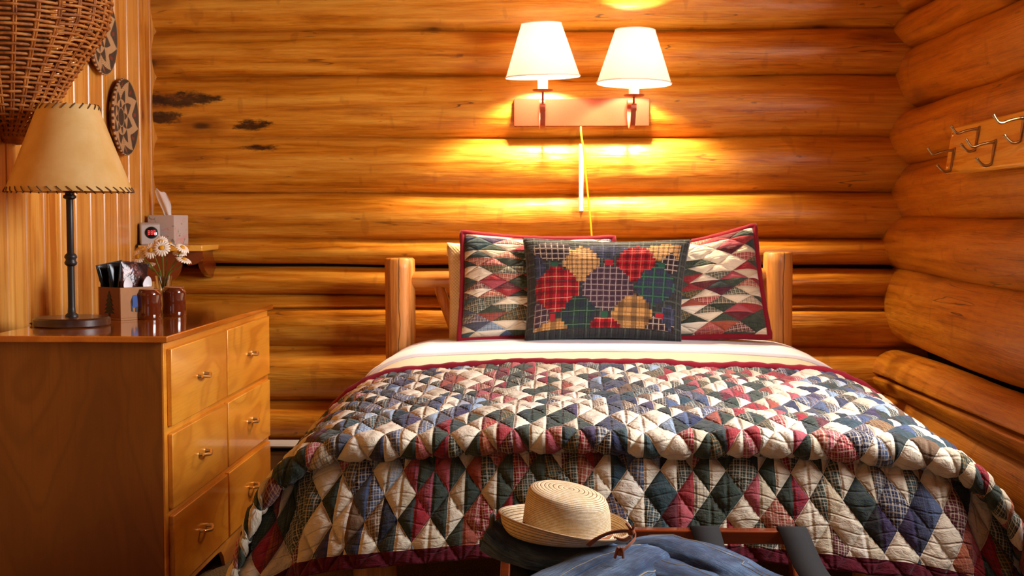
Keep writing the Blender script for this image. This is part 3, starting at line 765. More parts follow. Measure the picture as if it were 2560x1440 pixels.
for z, rr in ((1.367, .008), (1.376, .008), (1.988, .012)):
    g.tube([bp(z, lerp(A0, A1, k/60), .003) for k in range(61)], rr, 8)
g.tube([bp(lerp(1.367, 1.988, k/24), A0) for k in range(25)], .007, 8).tube([bp(lerp(1.367, 1.988, k/24), A1) for k in range(25)], .007, 8)
g.make('rim', MAT['willow'], t)
G().grid(lambda a, b: Vector((AX+.001, AY+(a*2-1)*(br(lerp(1.367, 1.98, b))-.002), lerp(1.367, 1.98, b))), 20, 40).make('back_weave', MAT['darkwood'], t, solid=.002)
# ------------------------------------------------------------------ coiled trays
def tray(Y, z, r, lab):
    c = Vector((XW, Y, z)); Mx = Matrix.Translation(c) @ Matrix.Rotation(R(90), 4, 'Y') @ Matrix.Rotation(R(8), 4, 'Z')
    V = []; Fc = []; uv = {}; n = 96; g = G()
    pr = [(0, .012), (.02, .012), (.06, .014), (.1, .018), (.13, .027), (.14, .033), (.143, .034), (.1455, .03), (.145, .026), (.12, .006), (.06, -.001), (0, -.001)]
    pr = [(a*r/.1455, b) for a, b in pr]
    g.lathe(pr, n, Mx)
    for i, (a, b) in enumerate(pr):
        for k in range(n): g.uv[i*n+k] = (k/n if k < n else 1, a*.135/.1455*.1455/r)
    return tag(g.make('coiled_tray', MAT['coil'], None, c, angle=180), lab, 'basket tray', 'coiled basket trays on the pine boards')
tray(5.02, 1.521, .15, 'round coiled basket tray with dark triangles hanging beside the log wall')
tray(4.783, 1.807, .15, 'round coiled basket tray half hidden behind the willow basket')
# ------------------------------------------------------------------ heater
t = thing('baseboard_heater', (-.4, 5.38, .02), 'long grey electric baseboard heater under the log wall', 'heater')
G().poly([(-1.5, y, z) for y, z in ((5.36, .03), (5.36, .135), (5.375, .142), (5.375, .15), (5.43, .15), (5.43, .03))], 0, (2.2, 0, 0)).make('case', MAT['heater'], t, bevel=.002)
G().poly([(-1.5, y, z) for y, z in ((5.34, .172), (5.44, .178), (5.44, .19), (5.345, .188), (5.335, .18))], 0, (2.2, 0, 0)).make('hood', MAT['heater'], t, bevel=.002)
G().box((-1.49, 5.40, .15), (.69, 5.44, .176)).make('grille', MAT['dark'], t, smooth=False)
g = G()
for x in (-1.5, .69): G().box((x, 5.35, 0), (x+.012, 5.44, .19)).make('end_cap', MAT['heater'], t, bevel=.002)
# ------------------------------------------------------------------ bed
BX = .17
def wob_tube(g, path, rad, n=20, amp=.03, seed=0):
    s = len(g.v); m = len(path); g.tube(path, rad, n)
    for i in range(m):
        for k in range(n):
            p = g.v[s+i*n+k]; c = Vector(path[i]); d = p-c
            g.v[s+i*n+k] = c+d*(1+amp*nz(c.x*4+seed, c.y*4+c.z*3, k*.6)+amp*.6*nz(d.x*30, d.y*30, c.z*2+seed))
    return g
t = thing('log_bed', (BX, 4.1, 0), 'peeled log double bed against the log wall', 'bed')
def pole(a, b, r0, r1, name, mat, seed, n=24, cap=.012):
    a, b = Vector(a), Vector(b); path = []; rad = []
    for i in range(n+1): path.append(lerp(a, b, i/n)); rad.append(lerp(r0, r1, i/n))
    d = (b-a).normalized()
    path = [a]+[a+d*.006]+path[1:-1]+[b-d*.006]+[b]; rad = [r0*.86]+[r0*.98]+rad[1:-1]+[r1*.98]+[r1*.86]
    return wob_tube(G(), path, rad, 28, .035, seed).make(name, mat, t, angle=50)
PL = at(999, 645, 5.2); PR = at(1944, 630, 5.2)
MAT['bedpost'] = board_mat('peeled_bedpost', srgb(232, 164, 84), srgb(212, 136, 58), srgb(150, 78, 24), 'z', 1.6, .45, .1, True, 0, .5, [PL.x-BX+.004, PR.x-BX+.018])
pole((PL.x+.006, 5.2, 0), (PL.x, 5.2, PL.z), .062, .0605, 'post', MAT['bedpost'], 2)
pole((PR.x-.004, 5.2, 0), (PR.x+.002, 5.2, PR.z), .064, .058, 'post', MAT['bedpost'], 9)
zr_ = at(1070, 700, 5.2).z
pole((PL.x+.04, 5.2, zr_), (PR.x-.04, 5.2, zr_+.02), .034, .031, 'rail', MAT['pole_x'], 4)
pole((PL.x+.04, 5.2, .44), (PR.x-.04, 5.2, .44), .04, .04, 'rail', MAT['pole_x'], 6)
A = at(1098, 718, 5.2); B = at(1150, 850, 5.2)
pole(A+Vector((-.005, 0, .01)), B+Vector((.05, 0, -.15)), .022, .022, 'brace', MAT['post'], 12)
pole((PR.x-.17, 5.2, zr_), (PR.x-.30, 5.2, .5), .022, .022, 'brace', MAT['post'], 15)
for s in (-1, 1): pole((BX+s*.62, 3.2, .3), (BX+s*.62, 5.2, .3), .045, .045, 'side_rail', MAT['post'], 18+s)
for s in (-1, 1): pole((BX+s*.62, 3.2, 0), (BX+s*.62, 3.2, .34), .055, .055, 'foot_post', MAT['post'], 21+s)
tag(G().box((BX-.68, 3.16, .35), (BX+.68, 5.12, .48)).make('box_spring', MAT['ticking'], None, (BX, 4.1, .35), bevel=.03), 'dark box spring under the mattress, behind the quilt hem', 'box spring')
tag(G().box((BX-.68, 3.16, .48), (BX+.68, 5.12, .60)).make('mattress', MAT['sheet'], None, (BX, 4.1, .48), bevel=.04, bseg=4), 'mattress under the cream blanket and the quilt', 'mattress')
# cross-section of everything spread over the bed
W0, RR, AM = .62, .32, R(72)
L1 = W0+RR*AM
def arch_s(s):
    a = abs(s); sg = 1 if s >= 0 else -1
    if a < W0: return s, -.02*(a/W0)**2
    if a < L1: th = (a-W0)/RR; return sg*(W0+RR*math.sin(th)), -.02-RR*(1-math.cos(th))
    d = a-L1; return sg*(W0+RR*math.sin(AM)+d*math.cos(AM)), -.02-RR*(1-math.cos(AM))-d*math.sin(AM)
ztab = [(3.0, .628), (3.3, .634), (3.8, .652), (4.15, .661), (4.5, .666), (4.75, .673), (4.9, .676), (5.12, .67)]
def ztop(y): return interp(ztab, y)
def spread(y, s, dz=0, dn=0):
    dx, z = arch_s(s); return Vector((BX+dx, y, ztop(y)+z+dz))
# white top sheet, turned down over the cream blanket
def sheet_fn(a, b):
    s = (a*2-1)*.98; y = lerp(4.60, 5.1, b)
    w = .006*nz(s*3, y*5, 3)+.01*max(0, abs(s)-.6)*nz(s*9, y*7, 1)*4
    return spread(y, s, w-.002+.006*math.exp(-((y-4.62)/.03)**2))
def roll_fn(a, b):                    # the folded edge
    s = (a*2-1)*.98; th = lerp(PI/2, -PI/2, b); r = .011*(1+.4*nz(s*4, 2, 2))
    p = spread(4.60, s, -.004+.006*nz(s*3, 4.60*5, 3)); return p+Vector((0, -r*math.cos(th)*2.2, r*math.sin(th)))
t = thing('top_sheet', (BX, 4.8, .6), 'white top sheet turned down over the cream blanket below the pillows', 'sheet')
G().grid(sheet_fn, 120, 40).make('sheet_panel', MAT['sheet'], t, solid=.006, rev=True, angle=180)
G().grid(roll_fn, 120, 10).make('turned_edge', MAT['sheet'], t, solid=.003, rev=True, angle=180)
def bunch(a, b):
    th = a*PI*2; p = lerp(Vector((BX-.80, 4.50, .55)), Vector((BX-.70, 4.72, .622)), b)
    r = (.02+.012*nz(b*4, a*3, 5))*math.sin(PI*(.08+.84*b))**.6
    return p+Vector((math.cos(th)*r, 0, math.sin(th)*r*1.3))
G().grid(bunch, 18, 14).make('bunched_edge', MAT['sheet'], t, angle=180)
def blk(a, b):
    s = (a*2-1)*1.02; y = lerp(3.9, 4.75, b); return spread(y, s, -.012+.004*nz(s*2, y*4, 8))
tag(G().grid(blk, 110, 40).make('blanket', MAT['blanket'], None, (BX, 4.3, .6), solid=.008, rev=True, angle=180), 'cream woven blanket between the white sheet and the quilt', 'blanket')
# ------------------------------------------------------------------ quilt
QA, QB = .0775, .121
Q = dict(a=QA, b=QB, vert=True, zone=(.62, -.117-BX, .06, .85), whole=.2)
def puff(u, v, a=QA, b=QB):
    p = u/a+v/b; q = u/a-v/b; fp = p-math.floor(p); fq = q-math.floor(q)
    d = min(fp, 1-fp, fq, 1-fq); uc = (math.floor(p)+math.floor(q)+1)*a/2
    d2 = min(d, abs(u-uc)/a*1.0+.10)
    return .0075*smooth01(d/.22)*.7+.004*smooth01(d2/.2)+.0022*nz(u*42, v*60, 1)+.004*nz(u*9, v*9, 5)
def lattice(fn, nu, nv, uvfn, amp=1.0):
    """surface points pushed out along their normals by the quilting"""
    P = [[fn(i/nu, j/nv) for i in range(nu+1)] for j in range(nv+1)]
    V = []; UV = []
    for j in range(nv+1):
        for i in range(nu+1):
            du = P[j][min(nu, i+1)]-P[j][max(0, i-1)]; dv = P[min(nv, j+1)][i]-P[max(0, j-1)][i]
            n = du.cross(dv).normalized(); u, v = uvfn(i/nu, j/nv)
            V.append(P[j][i]+n*puff(u, v)*amp); UV.append((u, v))
    Fc = [(j*(nu+1)+i, j*(nu+1)+i+1, (j+1)*(nu+1)+i+1, (j+1)*(nu+1)+i) for j in range(nv) for i in range(nu)]
    return V, Fc, UV
YB = 4.08
SA = 1.13                              # half arc of the upper layer
def foot_y(s): return 3.085-.035*(arch_s(s)[0])-.0*abs(s)
def upper(a, b):
    s = (a*2-1)*SA; yf = foot_y(s)
    flat = YB-yf; rad = .026; arc = rad*R(215); T = flat+arc+.05; tt = (1-b)*T
    wav = .010*nz(s*2.2, b*4, 2)+.008*nz(s*5, b*9, 7)
    yb = YB+.02*nz(s*1.5, 0, 3)
    if tt <= flat:
        y = lerp(yb, yf, tt/flat); p = spread(y, s, wav+.0075-.012*smooth01((tt/flat-.86)/.14))
    else:
        p0 = spread(yf, s, wav+.0075-.012); th = (tt-flat)/rad
        sag = .006*nz(s*4, 1, 1)
        if tt <= flat+arc: p = p0+Vector((0, -rad*math.sin(th), -rad*(1-math.cos(th))+sag))
        else:
            e = R(215); q = tt-flat-arc; p = p0+Vector((0, -rad*math.sin(e)+q*.82, -rad*(1-math.cos(e))+q*.57*.2))
    return p
TL = (YB-3.085)+.026*R(215)+.05
quilt = quilt_mat('patchwork_quilt', hem=-9.0, **Q)
t = thing('quilt', (BX, 3.6, .3), 'patchwork quilt of red, green, blue and cream lozenges spread over the bed', 'quilt')
V, Fc, UV = lattice(upper, 300, 170, lambda a, b: ((a*2-1)*SA, b*TL+.035), .85)
G().add(V, Fc, UV).make('top_layer', quilt, t, solid=.004, rev=True, angle=180)
# lower layer: a strip hanging round the sides and the foot
top_p = [(-.84, 4.5, -.13), (-.84, 3.7, -.13), (-.84, 3.35, -.13), (-.84, 3.21, -.12), (-.825, 3.16, -.10), (-.79, 3.135, -.075), (-.73, 3.122, -.05), (-.6, 3.12, -.04), (-.3, 3.118, -.036), (0, 3.115, -.036)]
bot_p = [(-1.0, 4.5, -.46), (-1.0, 3.7, -.46), (-1.01, 3.38, -.46), (-1.01, 3.17, -.46), (-.94, 3.06, -.44), (-.835, 3.085, -.40), (-.775, 3.03, -.365), (-.64, 3.015, -.335), (-.3, 3.01, -.305), (0, 3.005, -.295)]
mirror = lambda L: L+[(-x, y, z) for x, y, z in L[-2::-1]]
TP, BP = crom(mirror(top_p), 16), crom(mirror(bot_p), 16)
cum = [0]
for i in range(1, len(BP)): cum.append(cum[-1]+((BP[i]-BP[i-1]).length+(TP[i]-TP[i-1]).length)/2)
TOT = cum[-1]
def along(P, w):
    d = w*TOT
    lo = 0
    for i in range(1, len(cum)):
        if cum[i] >= d: return P[i-1].lerp(P[i], (d-cum[i-1])/max(1e-9, cum[i]-cum[i-1]))
    return P[-1]
def lower(a, b):
    k = 1-b; p = along(TP, a); q = along(BP, a); yf = Vector((0, -.035*(p.x), 0))
    c = p.lerp(q, k); bulge = .012*math.sin(PI*min(1, k*1.1))
    d = (q-p); tan = (along(BP, min(1, a+.004))-along(BP, max(0, a-.004))); n = Vector((tan.y, -tan.x, 0)).normalized()
    s = a*TOT
    fold = (.010*math.sin(s*11+1.1)+.010*nz(s*3.5, k*2, 4)+.006*nz(s*8, k*3, 9))*k
    return Vector((BX, 0, .634))+c+n*(fold+bulge)+yf
def lower_uv(a, b): return ((a-.5)*TOT, b*.315-.315+.035-.075)
V, Fc, UV = lattice(lower, 520, 52, lower_uv)
quilt2 = quilt_mat('patchwork_quilt_drop', hem=-.318, a=QA, b=QB, vert=True, zone=(.62, -.117-BX, -.16, .85), whole=.22)
G().add(V, Fc, UV).make('hanging_layer', quilt2, t, solid=.004, rev=True, angle=180)
g = G()
path = [upper(i/160, 1.0)+Vector((0, .004, .0085)) for i in range(161)]
g.tube(path, [.0155*(1+.12*math.sin(i*1.3)+.15*nz(i*.7, 2)) for i in range(161)], 12, flat=.8)
g.make('binding', MAT['redbind'], t, angle=180)
# ------------------------------------------------------------------ pillows
def pillow(c4, T, fn_extra=None, nu=60, nv=40, conc=(.05, .06), pw=.5, uvs=(1, 1), mfn=None, back=True, wr=.004, seed=0, pf=None, ear=0.0):
    TLc, TRc, BRc, BLc = [Vector(p) for p in c4]
    n = ((TRc-TLc)+(BRc-BLc)).cross((TLc-BLc)+(TRc-BRc)).normalized()
    if n.y > 0: n = -n
    cen = (TLc+TRc+BRc+BLc)/4
    def base(u, v):
        uu = u*(1-conc[0]*(1-v*v)); vv = v*(1-conc[1]*(1-u*u))
        a = (uu+1)/2; b = (vv+1)/2
        return BLc.lerp(BRc, a).lerp(TLc.lerp(TRc, a), b)
    W = ((TRc-TLc).length+(BRc-BLc).length)/2; H = ((TLc-BLc).length+(TRc-BRc).length)/2
    def sf(s):
        def f(a, b):
            u, v = a*2-1, b*2-1
            th = T/2*(max(0, 1-u**4)*max(0, 1-v**4))**pw
            e = min(1, 4*(1-abs(u))*1)*min(1, 4*(1-abs(v)))
            p = base(u, v)+n*s*th
            if s > 0:
                p += n*(wr*2.2*nz(u*2.2+seed, v*2.4, 1)+wr*nz(u*5+seed, v*6, 2))*e
                if pf: p += n*pf(u*W/2, v*H/2)*min(1, 6*(1-abs(u)))*min(1, 6*(1-abs(v)))
            return p
        return f
    g = G().grid(sf(1), nu, nv, lambda a, b: ((a-.5)*W, (b-.5)*H), mfn=mfn)
    if back: g.grid(sf(-1), nu, nv, lambda a, b: ((a-.5)*W, (b-.5)*H), flip=True, mfn=(lambda a, b: 0))
    rim = [base(-1+2*i/40, 1) for i in range(40)]+[base(1, 1-2*i/30) for i in range(30)]+[base(1-2*i/40, -1) for i in range(40)]+[base(-1, -1+2*i/30) for i in range(30)]
    return g, rim, n, W, H
SHA, SHB = .118, .066
def shpuff(u, v):
    p = u/SHA+v/SHB; q = u/SHA-v/SHB; fp = p-math.floor(p); fq = q-math.floor(q)
    return .005*smooth01(min(fp, 1-fp, fq, 1-fq)/.25)+.0018*nz(u*40, v*40, 3)
sham_mat = quilt_mat('patchwork_sham', a=SHA, b=SHB, vert=False, zone=(.9, .05, .0, .62), whole=.12)
def sham(c4, lab, seed):
    cen = sum((Vector(p) for p in c4), Vector())/4
    o = thing('pillow_sham', (cen.x, cen.y, min(p.z for p in c4)), lab, 'pillow', 'patchwork pillow shams on the bed')
    g, rim, n, W, H = pillow(c4, .15, nu=90, nv=60, seed=seed, pf=shpuff, conc=(.03, .085))
    g.make('cover', sham_mat, o, weld=1e-5, angle=180)
    m = len(rim); cx = sum(rim, Vector())/m
    path = []
    for i, p in enumerate(rim): path.append(p+(p-cx).normalized()*.004+n*.002*nz(i*.4, seed))
    G().tube(path, [.0125*(1+.18*nz(i*.6, seed, 3)) for i in range(m)], 10, closed=True, up=n).make('binding', MAT['redbind'], o, angle=180)
    return o
yb_, yt_ = 4.93, 5.09
c4 = (at(1118, 610, 5.12), at(1500, 640, 5.14), at(1500, 856, 5.06), at(1122, 858, 5.05))
cen = sum((Vector(p) for p in c4), Vector())/4
g, rim, n, W, H = pillow(c4, .11, nu=60, nv=40, seed=3, conc=(.02, .05), wr=.006)
o = thing('bed_pillow', (cen.x, cen.y, min(p.z for p in c4)), 'bed pillow in a cream case, behind the sham at the left', 'pillow')
g.make('pillowcase', MAT['case'], o, weld=1e-5, angle=180)
g, rim, n, W, H = pillow((at(1117, 606, 5.135), at(1300, 622, 5.145), at(1300, 650, 5.145), at(1117, 640, 5.135)), .05, nu=30, nv=14, conc=(.0, .05))
g.make('inner_pillow', MAT['sheet'], o, weld=1e-5, angle=180)
sham((at(1158, 583, yt_), at(1532, 596, yt_), at(1540, 862, yb_), at(1150, 850, yb_)), 'patchwork sham with red binding on the left, next to the cream bed pillow', 1)
sham((at(1528, 640, yt_-.01), at(1884, 566, yt_), at(1922, 842, yb_), at(1548, 862, yb_-.01)), 'patchwork sham with red binding on the right, in front of the right bedpost', 8)
# square stepped-patch cushion
f = FAB
pm = [plaid_mat('plaid_ground', srgb(44, 48, 46), srgb(58, 56, 58), srgb(86, 92, 84), .05),
      plaid_mat('check_tan', srgb(196, 150, 96), srgb(34, 26, 22), srgb(196, 150, 96), .019, .28, .1),
      plaid_mat('check_red', srgb(168, 26, 38), srgb(44, 12, 18), srgb(214, 120, 96), .036, .34, .06),
      plaid_mat('plaid_red', srgb(160, 22, 36), srgb(60, 14, 20), srgb(220, 170, 140), .044, .3, .05),
      plaid_mat('check_plum', srgb(78, 54, 64), srgb(52, 40, 50), srgb(190, 176, 170), .024, .3, .12),
      plaid_mat('plaid_bluegreen', srgb(40, 62, 62), srgb(58, 56, 84), srgb(66, 120, 84), .04, .42, .12),
      plaid_mat('plaid_green', srgb(38, 56, 48), srgb(44, 44, 66), srgb(96, 128, 108), .05, .3, .06),
      plaid_mat('check_black_tan', srgb(190, 142, 84), srgb(24, 24, 32), srgb(120, 84, 52), .052, .42, .06),
      plaid_mat('check_white', srgb(64, 44, 44), srgb(36, 28, 32), srgb(206, 192, 176), .022, .3, .16),
      plaid_mat('plaid_indigo', srgb(58, 60, 82), srgb(40, 46, 50), srgb(90, 96, 116), .04, .3, .1),
      plain('square_green', srgb(26, 78, 56), .9), plain('square_red', srgb(150, 22, 36), .9)]
patches = [(1010, 225, 150, 70, 8), (1340, 205, 140, 60, 9), (1690, 225, 140, 70, 1), (920, 640, 70, 110, 4), (905, 330, 60, 90, 9), (1735, 300, 60, 70, 8), (1030, 705, 130, 55, 7), (1350, 690, 110, 55, 3), (1680, 690, 110, 60, 8), (1745, 620, 50, 80, 9),
           (1188, 298, 112, 118, 1), (1520, 298, 118, 118, 2), (1355, 458, 168, 152, 4), (1035, 465, 150, 150, 3), (1652, 440, 132, 122, 5), (1180, 622, 112, 116, 6), (1515, 618, 124, 116, 7),
           (1018, 303, 20, 16, 10), (1360, 292, 26, 16, 11), (1683, 306, 18, 16, 10), (1012, 632, 20, 18, 11), (1342, 627, 20, 16, 10), (1690, 618, 22, 16, 11)]
def cush_m(a, b):
    x = 840+a*1000; y = 740-b*630
    qx = (math.floor(x/21)+.5)*21; qy = (math.floor(y/19)+.5)*19; best = 0
    for (cx, cy, rx, ry, k) in patches:
        if k >= 10:
            if abs(x-cx) < rx and abs(y-cy) < ry: best = k
        else:
            d = (abs(qx-cx)/rx)**1.5+(abs(qy-cy)/ry)**1.5
            if d < 1: best = k
    if not (.05 < a < .95 and .06 < b < .93): return 0
    return best
c4 = (at(1306, 594, 4.98), at(1728, 598, 4.98), at(1704, 858, 4.84), at(1310, 858, 4.84))
cen = sum((Vector(p) for p in c4), Vector())/4
def cpuff(u, v): return .0022*abs(math.sin(v*PI/.011*.5))+.0016*abs(math.sin(u*PI/.011*.5))+.003*nz(u*18, v*22, 4)
g, rim, n, W, H = pillow(c4, .19, nu=96, nv=66, seed=13, pf=cpuff, conc=(.05, .1), mfn=cush_m, pw=.45)
tag(g.make('patchwork_cushion', pm, None, (cen.x, cen.y, min(p.z for p in c4)), weld=1e-5, angle=180), 'dark square cushion of stepped plaid patches leaning between the two shams', 'cushion')
# ------------------------------------------------------------------ wall sconce
p0 = at(1285, 247, 5.43); p1 = at(1623, 315, 5.43)
t = thing('wall_sconce', ((p0.x+p1.x)/2, 5.45, p1.z), 'copper double wall sconce with two lit white shades above the bed', 'wall lamp')
G().box((p0.x, 5.425, p1.z), (p1.x, 5.455, p0.z)).make('back_plate', MAT['copper'], t, bevel=.002)
LIGHTS = []
def arm(px, lean, yaw, drop, roll):
    c = at(px, 200+drop, 5.24); bx = at(px-2+(-10 if drop else 0), 290, 5.42).x
    bot = at(px, 194+drop, 5.24).z
    w = .021
    up = Matrix.Rotation(R(yaw), 4, 'Z')
    def Pp(y, z): return Vector((lerp(bx, c.x, max(0, min(1, (5.42-y)/.18))), y, z))
    zc = (p0.z+p1.z)/2
    g = G()
    # scrolled strap: rolls out from the plate, hangs under it and curls up under the candle cup
    S = []
    for k in range(10): a = R(250-k*36); S.append((5.402+.014*math.cos(a), zc+.036+.014*math.sin(a)))
    S += [(5.412, zc+.01), (5.40, zc-.03), (5.37, zc-.06), (5.33, zc-.074), (5.285, zc-.06), (5.262, zc-.025), (5.255, zc-.002)]
    for k in range(8): a = R(0+k*36); S.append((5.241+.014*math.cos(a), zc+.004+.014*math.sin(a)))
    P = crom([Pp(y, z) for y, z in S], 3); V = []; Fc = []
    side = up.to_3x3() @ Vector((1, 0, 0))
    for i, p in enumerate(P):
        tn = (P[min(len(P)-1, i+1)]-P[max(0, i-1)]).normalized(); nn = tn.cross(side).normalized()*.0016
        V += [p-side*w/2-nn, p+side*w/2-nn, p+side*w/2+nn, p-side*w/2+nn]
    for i in range(len(P)-1):
        for k in range(4): Fc.append((i*4+k, i*4+(k+1) % 4, i*4+4+(k+1) % 4, i*4+4+k))
    Fc += [(0, 1, 2, 3), tuple(len(V)-4+k for k in (3, 2, 1, 0))]
    a = g.add(V, Fc).make('arm', MAT['copper'], t, angle=50)
    cup = at(px, 228+drop*.8, 5.24).z
    g = G().tube(crom([Pp(5.262, zc-.012), Pp(5.25, zc+.02), Vector((c.x, 5.24, cup))], 6), .0045, 10)
    g.lathe([(0, cup-.004), (.034, cup-.001), (.041, cup+.003), (.042, cup+.006), (.038, cup+.006), (.02, cup+.003), (0, cup+.003)], 36, c=(c.x, 5.24, 0))
    g.make('candle_cup', MAT['copper'], a, angle=50)
    G().lathe([(0, cup+.004), (.0205, cup+.004), (.0205, bot+.012), (.017, bot+.014), (0, bot+.015)], 28, c=(c.x, 5.24, 0)).make('candle_sleeve', MAT['white_plastic'], a, angle=50)
    hh = .215; Mx = Matrix.Translation((c.x, 5.24, bot)) @ Matrix.Rotation(R(lean), 4, 'X') @ Matrix.Rotation(R(roll), 4, 'Y')
    sh = frustum(G(), .149, 0, .079, hh, .0016, (0, 0, 0), Mx).make('lamp_shade', MAT['shade'], a, weld=1e-5)
    g = G()
    g.tube([Mx @ Vector((.149*math.cos(2*PI*k/72), .149*math.sin(2*PI*k/72), .003)) for k in range(72)], .0026, 6, closed=True).make('shade_trim', MAT['shade'], a)
    g = G().tube([Mx @ Vector((.079*math.cos(2*PI*k/60), .079*math.sin(2*PI*k/60), hh-.002)) for k in range(60)], .0022, 6, closed=True)
    g.make('shade_trim', MAT['shade'], a)
    G().lathe([(0, .012), (.012, .012), (.013, .03), (.026, .08), (.028, .1), (.02, .125), (0, .134)], 20, Mx).make('bulb', MAT['bulb'], a)
    g = G()
    for k in range(3):
        an = 2*PI*k/3+PI/2+.5; g.tube([Mx @ Vector((.013*math.cos(an), .013*math.sin(an), .012)), Mx @ Vector((.03*math.cos(an), .03*math.sin(an), .04)), Mx @ Vector((.034*math.cos(an), .034*math.sin(an), .09))], .0014, 6)
    g.make('shade_clip', MAT['white_plastic'], a)
    l = bpy.data.lights.new('sconce_bulb_light', 'POINT'); l.energy = 240; l.color = (1, .78, .52); l.shadow_soft_size = .035
    lo = bpy.data.objects.new('sconce_bulb_light', l); COL.objects.link(lo); lo.location = Mx @ Vector((0, -.0, .108)); LIGHTS.append(lo)
arm(1357, 2.5, 0, 0, -1.6)
arm(1585, -1, 12, 16, 1)
tag(G().box((at(1448, 360, 5.43).x, 5.425, at(1450, 528, 5.43).z), (at(1459, 360, 5.43).x, 5.46, at(1450, 360, 5.43).z)).make('cord_cover', MAT['white_plastic'], None, at(1453, 528, 5.44), bevel=.002), 'white plastic cord cover running down the logs below the sconce', 'cord cover')
pp = [at(x, y, Y) for x, y, Y in ((1452, 312, 5.435), (1453, 335, 5.415), (1458, 370, 5.41), (1463, 420, 5.41), (1469, 480, 5.415), (1475, 540, 5.41), (1480, 605, 5.40), (1482, 700, 5.38))]
tag(G().tube(crom(pp, 8), .0035, 8).make('lamp_cord', MAT['yellow_cord'], None, pp[-1]), 'thin yellow cord hanging from the sconce down behind the cushion', 'cord')
# ------------------------------------------------------------------ coat hook board
tl = onx(2380, 315, 1.36); bl = onx(2362, 436, 1.335)
yb0, yb1 = 3.72, (tl.y+bl.y)/2
ztp, zbt = tl.z, bl.z
t = thing('coat_rack', (1.355, (yb0+yb1)/2, zbt), 'varnished pine board with four coat hooks on the right log wall', 'coat rack')
tlt = math.atan2(.025, ztp-zbt)
HM = Matrix.Translation((1.335, 0, zbt)) @ Matrix.Rotation(tlt, 4, 'Y')
hb = ztp-zbt
pr = [(0, .006), (.006, 0), (.02, 0), (.02, hb), (.006, hb), (0, hb-.006)]
G().poly([HM @ Vector((x, yb0, z)) for x, z in pr], 0, (0, yb1-yb0, 0)).make('board', MAT['hookboard'], t, bevel=.003)
def hook(px, py):
    b = onx(px, py, 1.345); z = b.z; y = b.y; x = 1.335+(z-zbt)*math.tan(tlt)
    P = lambda a, c: Vector((x-a, y, z+c))
    g = G()
    g.add([Vector((x-.002-.004*(k % 2), y+sy, z+sz)) for k, (sy, sz) in enumerate(())], [])
    pl = [(-.011, .018), (-.007, .024), (.007, .024), (.011, .018), (.006, -.045), (0, -.052), (-.006, -.045)]
    g.poly([HM @ Vector((-.001, y+a, z-zbt+c-.0)) for a, c in pl], 0, Vector((-.0035, 0, 0)))
    g.tube(crom([P(.002, .014), P(.02, .012), P(.045, .006), P(.062, .0), P(.074, .004), P(.088, .024)], 7), [.0055]*4+[.0045]*30+[.0058, .0045], 10)
    g.tube(crom([P(.002, -.04), P(.012, -.054), P(.028, -.058), P(.042, -.05), P(.056, -.034)], 7), [.005]*4+[.0045]*22+[.0055]*2+[.0045], 10)
    g.make('hook', MAT['antique'], t, angle=60)
hook(2385, 386); hook(2440, 333); hook(2487, 367); hook(2552, 307)
for (y, z) in ((yb1-.02, hb-.03), (yb1-.02, .025), (yb0+.03, .025), (yb0+.03, hb-.03)): G().lathe([(0, .0), (.006, .0), (.005, .002), (0, .003)], 12, HM @ Matrix.Translation((0, y, z)) @ Matrix.Rotation(R(-90), 4, 'Y')).make('screw', MAT['brass'], t)
# ------------------------------------------------------------------ luggage rack
RZ = at(1700, 1319, 2.83).z; XL = at(1232, 1330, 2.82).x; XRr = at(2014, 1330, 2.82).x
YF = 2.34
t = thing('luggage_rack', ((XL+XRr)/2, (2.82+YF)/2, 0), 'folding cherry wood luggage rack with black straps at the foot of the bed', 'luggage rack')
for y in (2.82, YF): G().box((XL, y-.016, RZ-.03), (XRr, y+.016, RZ)).make('bar', MAT['rackwood'], t, bevel=.004)
for x in (XL+.03, XRr-.03):
    for k, (ya, yb) in enumerate(((2.82, YF-.02), (YF, 2.84))):
        xx = x+(.0 if k == 0 else (-.024 if x > 0 else .024))
        a = Vector((xx, ya, RZ-.03)); b = Vector((xx, yb, .0)); d = (b-a).normalized(); n = Vector((0, d.z, -d.y))*.02; w = Vector((.01, 0, 0))
        G().add([a-n-w, a+n-w, a+n+w, a-n+w, b-n-w, b+n-w, b+n+w, b-n+w], [(0, 1, 2, 3), (7, 6, 5, 4), (0, 4, 5, 1), (1, 5, 6, 2), (2, 6, 7, 3), (3, 7, 4, 0)]).make('leg', MAT['rackwood'], t, bevel=.003)
G().box((XL+.04, 2.565, .1), (XRr-.055, 2.585, .13)).make('stretcher', MAT['rackwood'], t, bevel=.003)
def strap(x):
    S = [(2.838, RZ-.02), (2.838, RZ), (2.832, RZ+.003), (2.81, RZ+.003)]+[(lerp(2.80, YF+.012, k/12), RZ+.003-.035*math.sin(PI*k/12)) for k in range(1, 12)]+[(YF, RZ+.003), (YF-.018, RZ+.002), (YF-.018, RZ-.02)]
    V = []; Fc = []
    for i, (y, z) in enumerate(S): V += [(x-.031, y, z), (x+.031, y, z)]
    for i in range(len(S)-1): Fc.append((2*i, 2*i+1, 2*i+3, 2*i+2))
    G().add(V, Fc).make('strap', MAT['webbing'], t, solid=.0025, rev=True)
for px in (1762, 1980): strap(at(px, 1330, 2.82).x)
for x in (.135, -.055): strap(x)
